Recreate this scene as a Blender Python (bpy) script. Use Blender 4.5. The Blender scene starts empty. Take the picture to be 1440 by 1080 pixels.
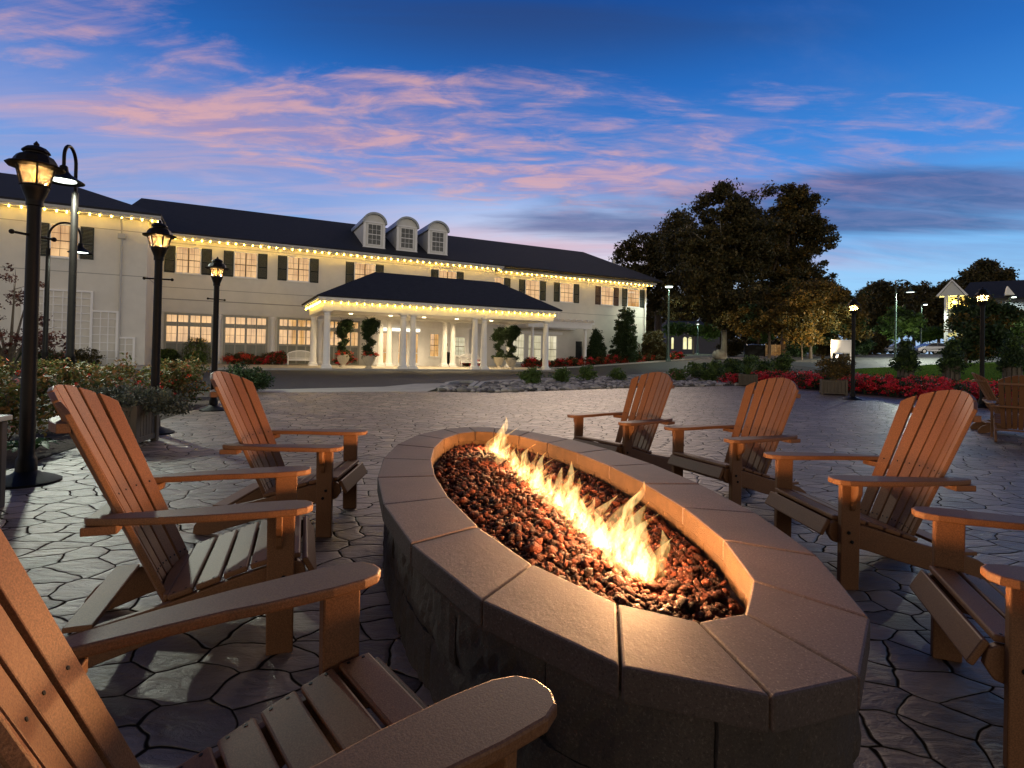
import bpy, bmesh, math, random
import numpy as np
from mathutils import Vector, Matrix, Quaternion
R = math.radians
random.seed(7); rng = np.random.default_rng(7)
sc = bpy.context.scene
COL = sc.collection

# ------------------------------------------------------------------ camera, sky, exposure
CAM_H, FPX, V0, PIT, ROL = 1.18, 780.0, 487.5, 0.014, -0.02
cd = bpy.data.cameras.new('camera'); cam = bpy.data.objects.new('camera', cd); COL.objects.link(cam)
cd.sensor_width = 36.0; cd.lens = 36.0 * FPX / 1440.0
cd.shift_y = -(540 - V0) / 1440.0
cd.clip_start = 0.05; cd.clip_end = 2000
_c, _s = math.cos(ROL), math.sin(ROL); _cp, _sp = math.cos(PIT), math.sin(PIT)
_r = Vector((_c, _s * _sp, -_s * _cp)); _u = Vector((_s, -_c * _sp, _c * _cp)); _f = Vector((0, _cp, _sp))
_m = Matrix(((_r.x, _u.x, -_f.x, 0), (_r.y, _u.y, -_f.y, 0), (_r.z, _u.z, -_f.z, CAM_H), (0, 0, 0, 1)))
cam.matrix_world = _m
sc.camera = cam
sc.view_settings.view_transform = 'Standard'; sc.view_settings.look = 'None'
sc.view_settings.exposure = 0.0; sc.view_settings.gamma = 1.0
sc.render.engine = 'CYCLES'
sc.cycles.use_denoising = True
sc.cycles.max_bounces = 6; sc.cycles.transparent_max_bounces = 64
sc.cycles.sample_clamp_indirect = 4.0
sc.cycles.caustics_reflective = False; sc.cycles.caustics_refractive = False
try: sc.cycles.use_light_tree = True
except Exception: pass

class NT:
    """short way of writing node trees"""
    def __init__(self, nt): self.nt = nt
    def n(self, t, **k):
        x = self.nt.nodes.new(t)
        for a, b in k.items():
            if a == 'ins':
                for i, v in b.items():
                    if hasattr(v, 'is_output') or isinstance(v, bpy.types.NodeSocket): self.nt.links.new(v, x.inputs[i])
                    else: x.inputs[i].default_value = v
            else: setattr(x, a, b)
        return x
    def math(self, op, a, b=0.0, c=0.0, clamp=False):
        x = self.n('ShaderNodeMath', operation=op, ins={0: a, 1: b, 2: c}); x.use_clamp = clamp
        return x.outputs[0]
    def mix(self, f, a, b, mode='MIX'):
        x = self.n('ShaderNodeMix', data_type='RGBA', blend_type=mode, ins={0: f, 6: a, 7: b})
        return x.outputs[2]
    def ramp(self, f, stops, interp='LINEAR'):
        x = self.n('ShaderNodeValToRGB', ins={0: f}); cr = x.color_ramp; cr.interpolation = interp
        while len(cr.elements) > len(stops): cr.elements.remove(cr.elements[-1])
        while len(cr.elements) < len(stops): cr.elements.new(1.0)
        for e, (p, c) in zip(cr.elements, stops):
            e.position = p; e.color = (*c, 1) if len(c) == 3 else c
        return x.outputs[0]
    def sm(self, v, a, b):
        x = self.n('ShaderNodeMapRange', interpolation_type='SMOOTHSTEP', ins={0: v, 1: a, 2: b, 3: 0.0, 4: 1.0})
        return x.outputs[0]

world = bpy.data.worlds.new('World'); sc.world = world; world.use_nodes = True
def build_world():
    nt = world.node_tree; nt.nodes.clear(); N = NT(nt)
    tc = N.n('ShaderNodeTexCoord').outputs['Generated']
    nrm = N.n('ShaderNodeVectorMath', operation='NORMALIZE', ins={0: tc}).outputs[0]
    sep = N.n('ShaderNodeSeparateXYZ', ins={0: nrm}); X, Y, Z = sep.outputs
    zc = N.math('MAXIMUM', Z, 0.0)
    base = N.ramp(zc, [(0.0, (.42, .58, .80)), (.12, (.32, .63, .97)), (.20, (.16, .48, .92)), (.30, (.055, .28, .78)),
                       (.42, (.022, .155, .54)), (.55, (.009, .070, .31)), (1.0, (.006, .05, .20))])
    # after-glow low over the far end of the building
    gd = N.n('ShaderNodeVectorMath', operation='DOT_PRODUCT', ins={0: nrm, 1: Vector((.06, 1, .15)).normalized()}).outputs['Value']
    glow = N.sm(gd, .90, 1.0)
    low = N.sm(zc, .36, .14)
    g2 = N.math('MULTIPLY', glow, low)
    base = N.mix(N.math('MULTIPLY', g2, .85), base, (.86, .82, .92, 1))
    # clouds on a high plane
    az = N.math('ARCTAN2', X, Y); el = N.math('ARCSINE', Z)          # radians
    den = N.math('ADD', zc, .10)
    qx = N.math('DIVIDE', X, den); qy = N.math('DIVIDE', Y, den)
    q = N.n('ShaderNodeCombineXYZ', ins={0: qx, 1: qy, 2: 0.0}).outputs[0]
    def streak(loc, rot, sc_, scale, detail=10.0, rough=.62, dist=.6):
        mp = N.n('ShaderNodeMapping', ins={0: q, 1: loc, 2: (0, 0, R(rot)), 3: sc_}).outputs[0]
        return N.n('ShaderNodeTexNoise', ins={0: mp, 'Scale': scale, 'Detail': detail, 'Roughness': rough, 'Distortion': dist}).outputs[0]
    def band(e0, slope, lo, hi):      # 1 on a band of elevation e0 + slope*az, fading over lo below and hi above
        d = N.math('SUBTRACT', el, N.math('ADD', e0, N.math('MULTIPLY', az, slope)))
        return N.math('MULTIPLY', N.sm(d, -lo, -lo * .15), N.sm(d, hi, hi * .15))
    n1 = streak((3.1, .4, 0), -22, (.42, 1.7, 1), 1.9, 12.0, .66, .9)
    n3 = streak((9.2, 5.4, 0), 34, (.8, 1.9, 1), 4.2, 9.0, .62, .5)       # small puffs
    f1 = N.math('ADD', N.math('MULTIPLY', n1, .64), N.math('MULTIPLY', n3, .36))
    main = N.math('MULTIPLY', band(R(20.5), -.07, R(10), R(9)), N.math('MULTIPLY', N.sm(az, R(-62), R(-30)), N.sm(az, R(62), R(18))))
    m1 = N.sm(N.math('ADD', f1, N.math('MULTIPLY', N.math('SUBTRACT', main, .62), .28)), .455, .68)
    pink = N.mix(N.sm(n3, .38, .62), (.34, .27, .50, 1), N.mix(N.sm(az, R(0), R(32)), (.74, .41, .41, 1), (.50, .36, .52, 1)))
    # lavender veil low on the left
    n4 = streak((1.7, 8.1, 0), -8, (.35, 1.2, 1), 1.3, 9.0)
    veil = N.math('MULTIPLY', N.math('MULTIPLY', N.sm(az, R(8), R(-30)), N.sm(el, R(27), R(17))), N.sm(n4, .30, .58))
    thin = streak((4.4, 1.9, 0), -30, (.5, 1.3, 1), 1.1, 9.0, .62, .6)
    base = N.mix(N.math('MULTIPLY', N.sm(thin, .42, .68), .42), base, (.16, .24, .52, 1))
    c = N.mix(N.math('MULTIPLY', veil, .62), base, N.mix(N.sm(n1, .42, .62), (.36, .36, .62, 1), (.62, .42, .52, 1)))
    c = N.mix(N.math('MULTIPLY', m1, .80), c, pink)
    # slate blue banks: low on the right half, and high up
    n2 = streak((7.3, 2.2, 0), -10, (.30, 1.1, 1), 1.25, 8.0, .55, .4)
    bank = N.math('MULTIPLY', band(R(14.6), -.03, R(5.5), R(5)), N.sm(az, R(-12), R(6)))
    m2 = N.sm(N.math('ADD', n2, N.math('MULTIPLY', N.math('SUBTRACT', bank, .5), .40)), .46, .74)
    c = N.mix(N.math('MULTIPLY', m2, .80), c, N.mix(N.sm(n3, .35, .7), (.06, .095, .27, 1), (.15, .15, .33, 1)))
    # rosy underside just below the bank
    und = N.math('MULTIPLY', band(R(10.8), -.06, R(2.2), R(2.6)), N.math('MULTIPLY', N.sm(az, R(-22), R(0)), N.sm(n4, .34, .56)))
    und = N.math('MULTIPLY', und, N.sm(az, R(45), R(12)))
    c = N.mix(N.math('MULTIPLY', und, .70), c, (.72, .46, .54, 1))
    topd = N.math('MULTIPLY', N.sm(el, R(25), R(33)), N.sm(n2, .40, .58))
    c = N.mix(N.math('MULTIPLY', topd, .65), c, (.03, .06, .17, 1))
    # the sky behind the photographer: paler, warmer dusk
    bk = N.sm(Y, .15, -.5)
    warm = N.ramp(zc, [(0.0, (2.9, 2.62, 2.25)), (.11, (1.75, 1.56, 1.33)), (.28, (.30, .25, .22)), (.42, (.13, .115, .115)), (1.0, (.085, .085, .10))])
    c = N.mix(bk, c, warm)
    up = N.sm(Z, -.02, .0)
    c = N.mix(up, (.02, .02, .02, 1), c)
    bg = N.n('ShaderNodeBackground', ins={0: c, 1: SKY_STRENGTH})
    out = N.n('ShaderNodeOutputWorld', ins={0: bg.outputs[0]})
SKY_STRENGTH = 1.0
FIRE_W = 340.0
build_world()

# last of the daylight: a wide soft glow from low over the far end of the hotel
sl = bpy.data.lights.new('dusk_sun', 'SUN'); sl.energy = 1.1; sl.angle = R(24); sl.color = (1.0, .74, .53)
so = bpy.data.objects.new('dusk_sun', sl); COL.objects.link(so)
so.rotation_euler = Vector((-.12, -1.0, -.30)).to_track_quat('-Z', 'Y').to_euler()

# ------------------------------------------------------------------ helpers
def ray(u, v):
    a = (u - 720) / FPX; b = -(v - V0) / FPX
    x = _c * a + _s * b; z2 = -_s * a + _c * b
    return Vector((x, _cp - _sp * z2, _sp + _cp * z2))
def gz(x, y):
    """height of the ground: level round the patio, rising gently towards the far right"""
    s = .8 * x + .25 * y - 14.0
    return 3.2 * (1 - math.exp(-s * s / (s + 4.0) / 34.0)) if s > 0 else 0.0
def spot(u, v, dz=0.0):
    """the point of the ground seen at a place of the photograph"""
    r = ray(u, v); k = 0.5
    prev = k
    while k < 400:
        p = Vector((r.x * k, r.y * k, CAM_H + r.z * k))
        if p.z < gz(p.x, p.y) + dz: break
        prev = k; k *= 1.01
    lo, hi = prev, k
    for _ in range(30):
        k = (lo + hi) / 2
        if CAM_H + r.z * k < gz(r.x * k, r.y * k) + dz: hi = k
        else: lo = k
    return Vector((r.x * k, r.y * k, gz(r.x * k, r.y * k)))
def at(u, y):
    """ground point in the direction of photo column u, y metres ahead"""
    r = ray(u, V0); x = r.x / r.y * y
    return Vector((x, y, gz(x, y)))

class MB:
    def __init__(s): s.v = []; s.f = []
    def add(s, vs, fs):
        o = len(s.v); s.v += [tuple(p) for p in vs]; s.f += [tuple(i + o for i in f) for f in fs]; return s
    def box(s, x0, x1, y0, y1, z0, z1, M=None):
        vs = [Vector((x, y, z)) for x in (x0, x1) for y in (y0, y1) for z in (z0, z1)]
        if M is not None: vs = [M @ p for p in vs]
        return s.add(vs, [(0, 1, 3, 2), (4, 6, 7, 5), (0, 4, 5, 1), (2, 3, 7, 6), (0, 2, 6, 4), (1, 5, 7, 3)])
    def prism(s, poly, h0, h1, fn):
        """outline poly of 2d points, extruded from h0 to h1; fn(a, b, h) -> point"""
        n = len(poly)
        vs = [fn(a, b, h0) for a, b in poly] + [fn(a, b, h1) for a, b in poly]
        fs = [tuple(range(n))[::-1], tuple(range(n, 2 * n))] + [(i, (i + 1) % n, n + (i + 1) % n, n + i) for i in range(n)]
        return s.add(vs, fs)
    def tube(s, pts, rad, n=8, cap=True):
        pts = [Vector(p) for p in pts]
        if not hasattr(rad, '__len__'): rad = [rad] * len(pts)
        rings = []; ref = None
        for i, p in enumerate(pts):
            d = (pts[min(i + 1, len(pts) - 1)] - pts[max(i - 1, 0)]).normalized()
            if ref is None:
                ref = d.orthogonal().normalized()
            ref = (ref - d * ref.dot(d)).normalized()
            b = d.cross(ref)
            rings.append([p + (ref * math.cos(2 * math.pi * k / n) + b * math.sin(2 * math.pi * k / n)) * rad[i] for k in range(n)])
        vs = [q for r in rings for q in r]; fs = []
        for i in range(len(pts) - 1):
            for k in range(n):
                a = i * n + k; b2 = i * n + (k + 1) % n
                fs.append((a, b2, b2 + n, a + n))
        if cap: fs += [tuple(range(n))[::-1], tuple(range((len(pts) - 1) * n, len(pts) * n))]
        return s.add(vs, fs)
    def lathe(s, prof, n=16, c=(0, 0, 0), cap=True, ph=0.0):
        vs = []; fs = []
        for r, z in prof:
            for k in range(n):
                a = 2 * math.pi * k / n + ph
                vs.append((c[0] + r * math.cos(a), c[1] + r * math.sin(a), c[2] + z))
        m = len(prof)
        for i in range(m - 1):
            for k in range(n):
                a = i * n + k; b = i * n + (k + 1) % n
                fs.append((a, b, b + n, a + n))
        if cap: fs += [tuple(range(n))[::-1], tuple(range((m - 1) * n, m * n))]
        return s.add(vs, fs)
    def ball(s, c, r, n=8, sc3=(1, 1, 1)):
        prof = [(max(1e-3, math.sin(math.pi * i / n)), -math.cos(math.pi * i / n)) for i in range(n + 1)]
        t = MB().lathe(prof, n * 2)
        return s.add([(c[0] + r * p[0] * sc3[0], c[1] + r * p[1] * sc3[1], c[2] + r * p[2] * sc3[2]) for p in t.v], t.f)
    def build(s, name, mat, parent=None, loc=(0, 0, 0), smooth=None, bevel=0.0, seg=2):
        me = bpy.data.meshes.new(name); me.from_pydata(s.v, [], s.f)
        return finish(name, me, mat, parent, loc, smooth, bevel, seg)
def finish(name, me, mat, parent=None, loc=(0, 0, 0), smooth=None, bevel=0.0, seg=2):
    bm = bmesh.new(); bm.from_mesh(me); bmesh.ops.recalc_face_normals(bm, faces=bm.faces); bm.to_mesh(me); bm.free()
    me.materials.append(mat)
    o = bpy.data.objects.new(name, me); COL.objects.link(o); o.location = loc
    if parent: o.parent = parent
    if smooth is not None:
        me.polygons.foreach_set('use_smooth', [True] * len(me.polygons))
        if smooth < 3:
            me.set_sharp_from_angle(angle=smooth)
    if bevel:
        b = o.modifiers.new('bevel', 'BEVEL'); b.width = bevel; b.segments = seg; b.limit_method = 'ANGLE'; b.angle_limit = R(35)
    return o
def np_mesh(name, V, F, mat, parent=None, loc=(0, 0, 0), smooth=False):
    """mesh from arrays, every face with the same corner count"""
    me = bpy.data.meshes.new(name); k = F.shape[1]
    me.vertices.add(len(V)); me.vertices.foreach_set('co', np.asarray(V, np.float32).ravel())
    me.loops.add(F.size); me.loops.foreach_set('vertex_index', F.astype(np.int32).ravel())
    me.polygons.add(len(F)); me.polygons.foreach_set('loop_start', np.arange(0, F.size, k, dtype=np.int32))
    me.polygons.foreach_set('loop_total', np.full(len(F), k, np.int32))
    if smooth: me.polygons.foreach_set('use_smooth', np.ones(len(F), bool))
    me.update(calc_edges=True); me.materials.append(mat)
    o = bpy.data.objects.new(name, me); COL.objects.link(o); o.location = loc
    if parent: o.parent = parent
    return o
def empty(name, loc=(0, 0, 0), rz=0.0):
    o = bpy.data.objects.new(name, None); COL.objects.link(o); o.location = loc; o.rotation_euler = (0, 0, rz)
    o.empty_display_size = .1
    return o
def tag(o, label=None, cat=None, group=None, kind=None):
    if label: o['label'] = label
    if cat: o['category'] = cat
    if group: o['group'] = group
    if kind: o['kind'] = kind
    return o
KIDS = {}
def copy_tree(o, parent=None):
    c = o.copy(); COL.objects.link(c)
    if parent: c.parent = parent
    for ch in [x for x in o.children]: copy_tree(ch, c)
    return c
def lamp(name, kind, energy, color, loc, parent=None, size=.05, rot=None, spot_deg=None, blend=.5):
    l = bpy.data.lights.new(name, kind); l.energy = energy; l.color = color
    if kind in ('POINT', 'SPOT'): l.shadow_soft_size = size
    if kind == 'AREA': l.size = size
    if spot_deg: l.spot_size = R(spot_deg); l.spot_blend = blend
    o = bpy.data.objects.new(name, l); COL.objects.link(o); o.location = loc
    if rot: o.rotation_euler = rot
    if parent: o.parent = parent
    return o

# ------------------------------------------------------------------ materials
def mat(name, color, rough=.6, var=.0, scale=8.0, bump=0.0, bscale=40.0, metal=0.0, spec=.5, stretch=(1, 1, 1), dark=None, coat=0.0, island=0.0):
    m = bpy.data.materials.new(name); m.use_nodes = True; nt = m.node_tree; nt.nodes.clear(); N = NT(nt)
    tc = N.n('ShaderNodeTexCoord').outputs['Object']
    mp = N.n('ShaderNodeMapping', ins={0: tc, 3: stretch}).outputs[0]
    col = (*color, 1)
    if var or dark:
        nz = N.n('ShaderNodeTexNoise', ins={0: mp, 'Scale': scale, 'Detail': 5.0, 'Roughness': .6}).outputs[0]
        d = dark or tuple(x * (1 - var) for x in color); l = color if dark else tuple(min(1, x * (1 + var)) for x in color)
        col = N.ramp(nz, [(.30, d), (.70, l)])
    if island:
        ri = N.n('ShaderNodeNewGeometry').outputs['Random Per Island']
        f = N.n('ShaderNodeMapRange', ins={0: ri, 3: 1 - island, 4: 1 + island}).outputs[0]
        hs = N.n('ShaderNodeHueSaturation', ins={'Value': f, 'Color': col}); col = hs.outputs[0]
    p = N.n('ShaderNodeBsdfPrincipled', ins={'Base Color': col, 'Roughness': rough, 'Metallic': metal, 'Specular IOR Level': spec, 'Coat Weight': coat})
    if bump:
        nb = N.n('ShaderNodeTexNoise', ins={0: mp, 'Scale': bscale, 'Detail': 4.0, 'Roughness': .6}).outputs[0]
        b = N.n('ShaderNodeBump', ins={'Strength': bump, 'Distance': .02, 'Height': nb}); nt.links.new(b.outputs[0], p.inputs['Normal'])
    N.n('ShaderNodeOutputMaterial', ins={0: p.outputs[0]})
    return m
def emit(name, color, strength, var=0.0, scale=3.0):
    m = bpy.data.materials.new(name); m.use_nodes = True; nt = m.node_tree; nt.nodes.clear(); N = NT(nt)
    col = (*color, 1)
    if var:
        tc = N.n('ShaderNodeTexCoord').outputs['Object']
        nz = N.n('ShaderNodeTexNoise', ins={0: tc, 'Scale': scale, 'Detail': 3.0}).outputs[0]
        col = N.ramp(nz, [(.3, tuple(x * (1 - var) for x in color)), (.7, color)])
    e = N.n('ShaderNodeEmission', ins={0: col, 1: strength})
    N.n('ShaderNodeOutputMaterial', ins={0: e.outputs[0]})
    return m
def leafmat(name, c1, c2, c3, rough=.55, trans=.25):
    """leaves: three tones picked leaf by leaf, a little light through the blade"""
    m = bpy.data.materials.new(name); m.use_nodes = True; nt = m.node_tree; nt.nodes.clear(); N = NT(nt)
    ri = N.n('ShaderNodeNewGeometry').outputs['Random Per Island']
    col = N.ramp(ri, [(0.0, c1), (.5, c2), (1.0, c3)])
    p = N.n('ShaderNodeBsdfPrincipled', ins={'Base Color': col, 'Roughness': rough, 'Specular IOR Level': .35})
    t = N.n('ShaderNodeBsdfTranslucent', ins={0: col})
    x = N.n('ShaderNodeMixShader', ins={0: trans, 1: p.outputs[0], 2: t.outputs[0]})
    N.n('ShaderNodeOutputMaterial', ins={0: x.outputs[0]})
    return m
def window_mat(name, c_lo, c_hi, strength, glossy=.12):
    """lit room behind net curtains: warm emission with soft folds, plus a pane's reflection"""
    m = bpy.data.materials.new(name); m.use_nodes = True; nt = m.node_tree; nt.nodes.clear(); N = NT(nt)
    tc = N.n('ShaderNodeTexCoord').outputs['Object']
    mp = N.n('ShaderNodeMapping', ins={0: tc, 3: (5.0, 1, .5)}).outputs[0]
    n1 = N.n('ShaderNodeTexNoise', ins={0: mp, 'Scale': 1.6, 'Detail': 4.0, 'Roughness': .6}).outputs[0]
    n2 = N.n('ShaderNodeTexNoise', ins={0: tc, 'Scale': .9, 'Detail': 1.0}).outputs[0]
    f = N.math('ADD', N.math('MULTIPLY', n1, .55), N.math('MULTIPLY', n2, .5))
    col = N.ramp(f, [(.36, c_lo), (.66, c_hi)])
    e = N.n('ShaderNodeEmission', ins={0: col, 1: strength})
    g = N.n('ShaderNodeBsdfGlossy', ins={0: (.8, .8, .8, 1), 1: .08})
    x = N.n('ShaderNodeMixShader', ins={0: glossy, 1: e.outputs[0], 2: g.outputs[0]})
    N.n('ShaderNodeOutputMaterial', ins={0: x.outputs[0]})
    return m
def glass_mat(name, tint, clear=.75, rough=.03):
    m = bpy.data.materials.new(name); m.use_nodes = True; nt = m.node_tree; nt.nodes.clear(); N = NT(nt)
    t = N.n('ShaderNodeBsdfTransparent', ins={0: (*tint, 1)}); g = N.n('ShaderNodeBsdfGlossy', ins={0: (1, 1, 1, 1), 1: rough})
    fr = N.n('ShaderNodeFresnel', ins={0: 1.5}).outputs[0]
    f = N.math('ADD', fr, 1 - clear - .04, clamp=True)
    x = N.n('ShaderNodeMixShader', ins={0: f, 1: t.outputs[0], 2: g.outputs[0]})
    N.n('ShaderNodeOutputMaterial', ins={0: x.outputs[0]})
    return m
def stamped_mat():
    """stamped concrete: irregular flagstones with sunk joints"""
    m = bpy.data.materials.new('stamped_concrete'); m.use_nodes = True; nt = m.node_tree; nt.nodes.clear(); N = NT(nt)
    tc = N.n('ShaderNodeTexCoord').outputs['Object']
    warp = N.n('ShaderNodeTexNoise', ins={0: tc, 'Scale': 2.2, 'Detail': 3.0}).outputs[1]
    w = N.n('ShaderNodeVectorMath', operation='MULTIPLY_ADD', ins={0: warp, 1: (.22, .22, 0), 2: tc}).outputs[0]
    mp = N.n('ShaderNodeMapping', ins={0: w, 2: (0, 0, R(17)), 3: (1.0, 1.28, 0.0)}).outputs[0]
    vo = N.n('ShaderNodeTexVoronoi', feature='DISTANCE_TO_EDGE', voronoi_dimensions='2D', ins={0: mp, 'Scale': 4.3, 'Randomness': .92}).outputs['Distance']
    vc = N.n('ShaderNodeTexVoronoi', feature='F1', voronoi_dimensions='2D', ins={0: mp, 'Scale': 4.3, 'Randomness': .92}).outputs['Color']
    jn = N.n('ShaderNodeTexNoise', ins={0: tc, 'Scale': 5.0, 'Detail': 4.0}).outputs[0]
    joint = N.sm(N.math('ADD', vo, N.math('MULTIPLY', N.math('SUBTRACT', jn, .5), .04)), .006, .036)
    sl_ = N.n('ShaderNodeMapping', ins={0: tc, 2: (0, 0, R(25)), 3: (3.0, 9.0, 1)}).outputs[0]
    slate = N.n('ShaderNodeTexNoise', ins={0: sl_, 'Scale': 2.6, 'Detail': 8.0, 'Roughness': .62, 'Distortion': .5}).outputs[0]
    fine = N.n('ShaderNodeTexNoise', ins={0: tc, 'Scale': 60.0, 'Detail': 5.0, 'Roughness': .65}).outputs[0]
    tone = N.n('ShaderNodeSeparateColor', ins={0: vc}).outputs[0]
    col = N.ramp(N.math('ADD', N.math('MULTIPLY', slate, .62), N.math('MULTIPLY', tone, .50)), [(.25, (.068, .045, .031)), (.48, (.152, .106, .076)), (.85, (.300, .218, .160))])
    blot = N.n('ShaderNodeTexNoise', ins={0: tc, 'Scale': .55, 'Detail': 3.0}).outputs[0]
    col = N.mix(N.sm(blot, .42, .72), col, (.100, .074, .056, 1))
    col = N.mix(joint, (.016, .012, .009, 1), col)
    h = N.math('ADD', N.math('MULTIPLY', joint, 1.0), N.math('ADD', N.math('MULTIPLY', slate, .80), N.math('ADD', N.math('MULTIPLY', fine, .12), N.math('MULTIPLY', N.sm(vo, .0, .12), .16))))
    b = N.n('ShaderNodeBump', ins={'Strength': .9, 'Distance': .022, 'Height': h})
    rg = N.n('ShaderNodeMapRange', ins={0: slate, 1: .3, 2: .7, 3: .30, 4: .52}).outputs[0]; rg = N.math('ADD', rg, N.math('MULTIPLY', N.math('SUBTRACT', 1.0, joint), .5), clamp=True)
    p = N.n('ShaderNodeBsdfPrincipled', ins={'Base Color': col, 'Roughness': rg, 'Normal': b.outputs[0], 'Specular IOR Level': N.math('MULTIPLY', joint, .55)})
    N.n('ShaderNodeOutputMaterial', ins={0: p.outputs[0]})
    return m
def stone_mat(name, c, spk, rough, bump, stain=.35):
    """cast concrete: fine pale and dark aggregate, soft stains, each block a little different"""
    m = bpy.data.materials.new(name); m.use_nodes = True; nt = m.node_tree; nt.nodes.clear(); N = NT(nt)
    tc = N.n('ShaderNodeTexCoord').outputs['Object']
    ag = N.n('ShaderNodeTexNoise', ins={0: tc, 'Scale': 150.0, 'Detail': 3.0, 'Roughness': .75}).outputs[0]
    pit_ = N.n('ShaderNodeTexNoise', ins={0: tc, 'Scale': 45.0, 'Detail': 6.0, 'Roughness': .75}).outputs[0]
    st = N.n('ShaderNodeTexNoise', ins={0: tc, 'Scale': 3.2, 'Detail': 6.0, 'Roughness': .65, 'Distortion': .4}).outputs[0]
    col = N.ramp(ag, [(.30, tuple(x * .42 for x in c)), (.44, c), (.57, c), (.70, spk)])
    col = N.mix(N.math('MULTIPLY', N.sm(st, .46, .70), stain), col, tuple(x * .45 for x in c) + (1,))
    col = N.mix(N.math('MULTIPLY', N.sm(pit_, .36, .26), .8), col, tuple(x * .3 for x in c) + (1,))
    ri = N.n('ShaderNodeObjectInfo').outputs['Random']; r2 = N.n('ShaderNodeNewGeometry').outputs['Random Per Island']
    col = N.n('ShaderNodeHueSaturation', ins={'Value': N.n('ShaderNodeMapRange', ins={0: N.math('MULTIPLY', N.math('ADD', ri, r2), .5), 3: .78, 4: 1.2}).outputs[0], 'Color': col}).outputs[0]
    h = N.math('ADD', N.math('MULTIPLY', pit_, 1.0), N.math('MULTIPLY', ag, .35))
    b = N.n('ShaderNodeBump', ins={'Strength': bump, 'Distance': .006, 'Height': h})
    p = N.n('ShaderNodeBsdfPrincipled', ins={'Base Color': col, 'Roughness': rough, 'Normal': b.outputs[0], 'Specular IOR Level': .35})
    N.n('ShaderNodeOutputMaterial', ins={0: p.outputs[0]})
    return m
def lumber_mat():
    """recycled-plastic lumber: fine speckle and a faint brushed grain"""
    m = bpy.data.materials.new('poly_lumber'); m.use_nodes = True; nt = m.node_tree; nt.nodes.clear(); N = NT(nt)
    tc = N.n('ShaderNodeTexCoord').outputs['Object']
    sp = N.n('ShaderNodeTexNoise', ins={0: tc, 'Scale': 260.0, 'Detail': 3.0, 'Roughness': .7}).outputs[0]
    bl = N.n('ShaderNodeTexNoise', ins={0: tc, 'Scale': 5.0, 'Detail': 4.0}).outputs[0]
    col = N.ramp(sp, [(.28, (.088, .036, .014)), (.50, (.150, .064, .025)), (.74, (.225, .106, .046))])
    col = N.mix(N.math('MULTIPLY', N.sm(bl, .45, .75), .30), col, (.098, .052, .029, 1))
    ri = N.n('ShaderNodeNewGeometry').outputs['Random Per Island']
    col = N.n('ShaderNodeHueSaturation', ins={'Value': N.n('ShaderNodeMapRange', ins={0: ri, 3: .86, 4: 1.12}).outputs[0], 'Color': col}).outputs[0]
    b = N.n('ShaderNodeBump', ins={'Strength': .22, 'Distance': .003, 'Height': sp})
    p = N.n('ShaderNodeBsdfPrincipled', ins={'Base Color': col, 'Roughness': .52, 'Normal': b.outputs[0], 'Specular IOR Level': .24})
    N.n('ShaderNodeOutputMaterial', ins={0: p.outputs[0]})
    return m
def flame_mat():
    m = bpy.data.materials.new('flame'); m.use_nodes = True; nt = m.node_tree; nt.nodes.clear(); N = NT(nt)
    tc = N.n('ShaderNodeTexCoord').outputs['Object']
    lw = N.n('ShaderNodeLayerWeight', ins={0: .30}).outputs['Facing']
    mp = N.n('ShaderNodeMapping', ins={0: tc, 2: (R(12), R(-22), 0), 3: (24, 24, 8)}).outputs[0]
    nz = N.n('ShaderNodeTexNoise', ins={0: mp, 'Scale': 1.0, 'Detail': 3.0, 'Distortion': .9}).outputs[0]
    core = N.math('SUBTRACT', 1.0, lw)
    k = N.math('MULTIPLY', core, N.math('ADD', .22, N.math('MULTIPLY', N.sm(nz, .34, .60), 1.0)), clamp=True)
    col = N.ramp(k, [(0.0, (1, .20, .02)), (.45, (1, .42, .07)), (1.0, (1, .66, .25))])
    e = N.n('ShaderNodeEmission', ins={0: col, 1: N.math('MULTIPLY', N.math('POWER', k, 1.5), .31)})
    t = N.n('ShaderNodeBsdfTransparent')
    x = N.n('ShaderNodeAddShader', ins={0: t.outputs[0], 1: e.outputs[0]})          # glowing gas: adds light, hides nothing
    N.n('ShaderNodeOutputMaterial', ins={0: x.outputs[0]})
    return m

M = {}
M['lumber'] = lumber_mat()
M['lumber_grey'] = mat('weathered_lumber', (.23, .16, .105), .6, .25, 30, .2, 150)
M['stamped'] = stamped_mat()
M['asphalt'] = mat('asphalt', (.024, .022, .021), .75, .3, 1.5, .5, 220)
M['road'] = mat('worn_asphalt', (.048, .048, .045), .7, .2, .8, .4, 150)
M['concrete'] = mat('concrete', (.40, .36, .30), .75, .15, 2.0, .25, 90)
M['kerb'] = mat('kerb_concrete', (.36, .34, .31), .8, .15, 3.0, .3, 60)
M['mulch'] = mat('mulch', (.045, .030, .022), .95, .5, 14, 1.0, 60)
M['soil'] = mat('ground_cover', (.030, .040, .016), .95, .5, .6, .8, 20)
M['lawn'] = mat('lawn', (.10, .20, .026), 1.0, .35, 5.0, 1.0, 120, spec=.0)
M['stucco'] = mat('stucco', (.69, .665, .605), .85, .06, 1.2, .25, 120)
M['white'] = mat('white_paint', (.82, .81, .80), .45, .04, 3, .05, 60)
M['groove'] = mat('wall_joint', (.30, .29, .27), .9)
M['shingle'] = mat('roof_shingle', (.017, .016, .020), .85, .35, 3.0, .7, 14, stretch=(1, 1, 4))
M['siding'] = mat('siding', (.66, .65, .62), .6, .05, 3)
M['shutter'] = mat('shutter_green', (.016, .024, .022), .5, .2, 8)
M['shutter_red'] = mat('shutter_maroon', (.055, .018, .016), .5, .2, 8)
M['black'] = mat('black_metal', (.005, .004, .0035), .5, .3, 12, .1, 90, spec=.14)
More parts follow.
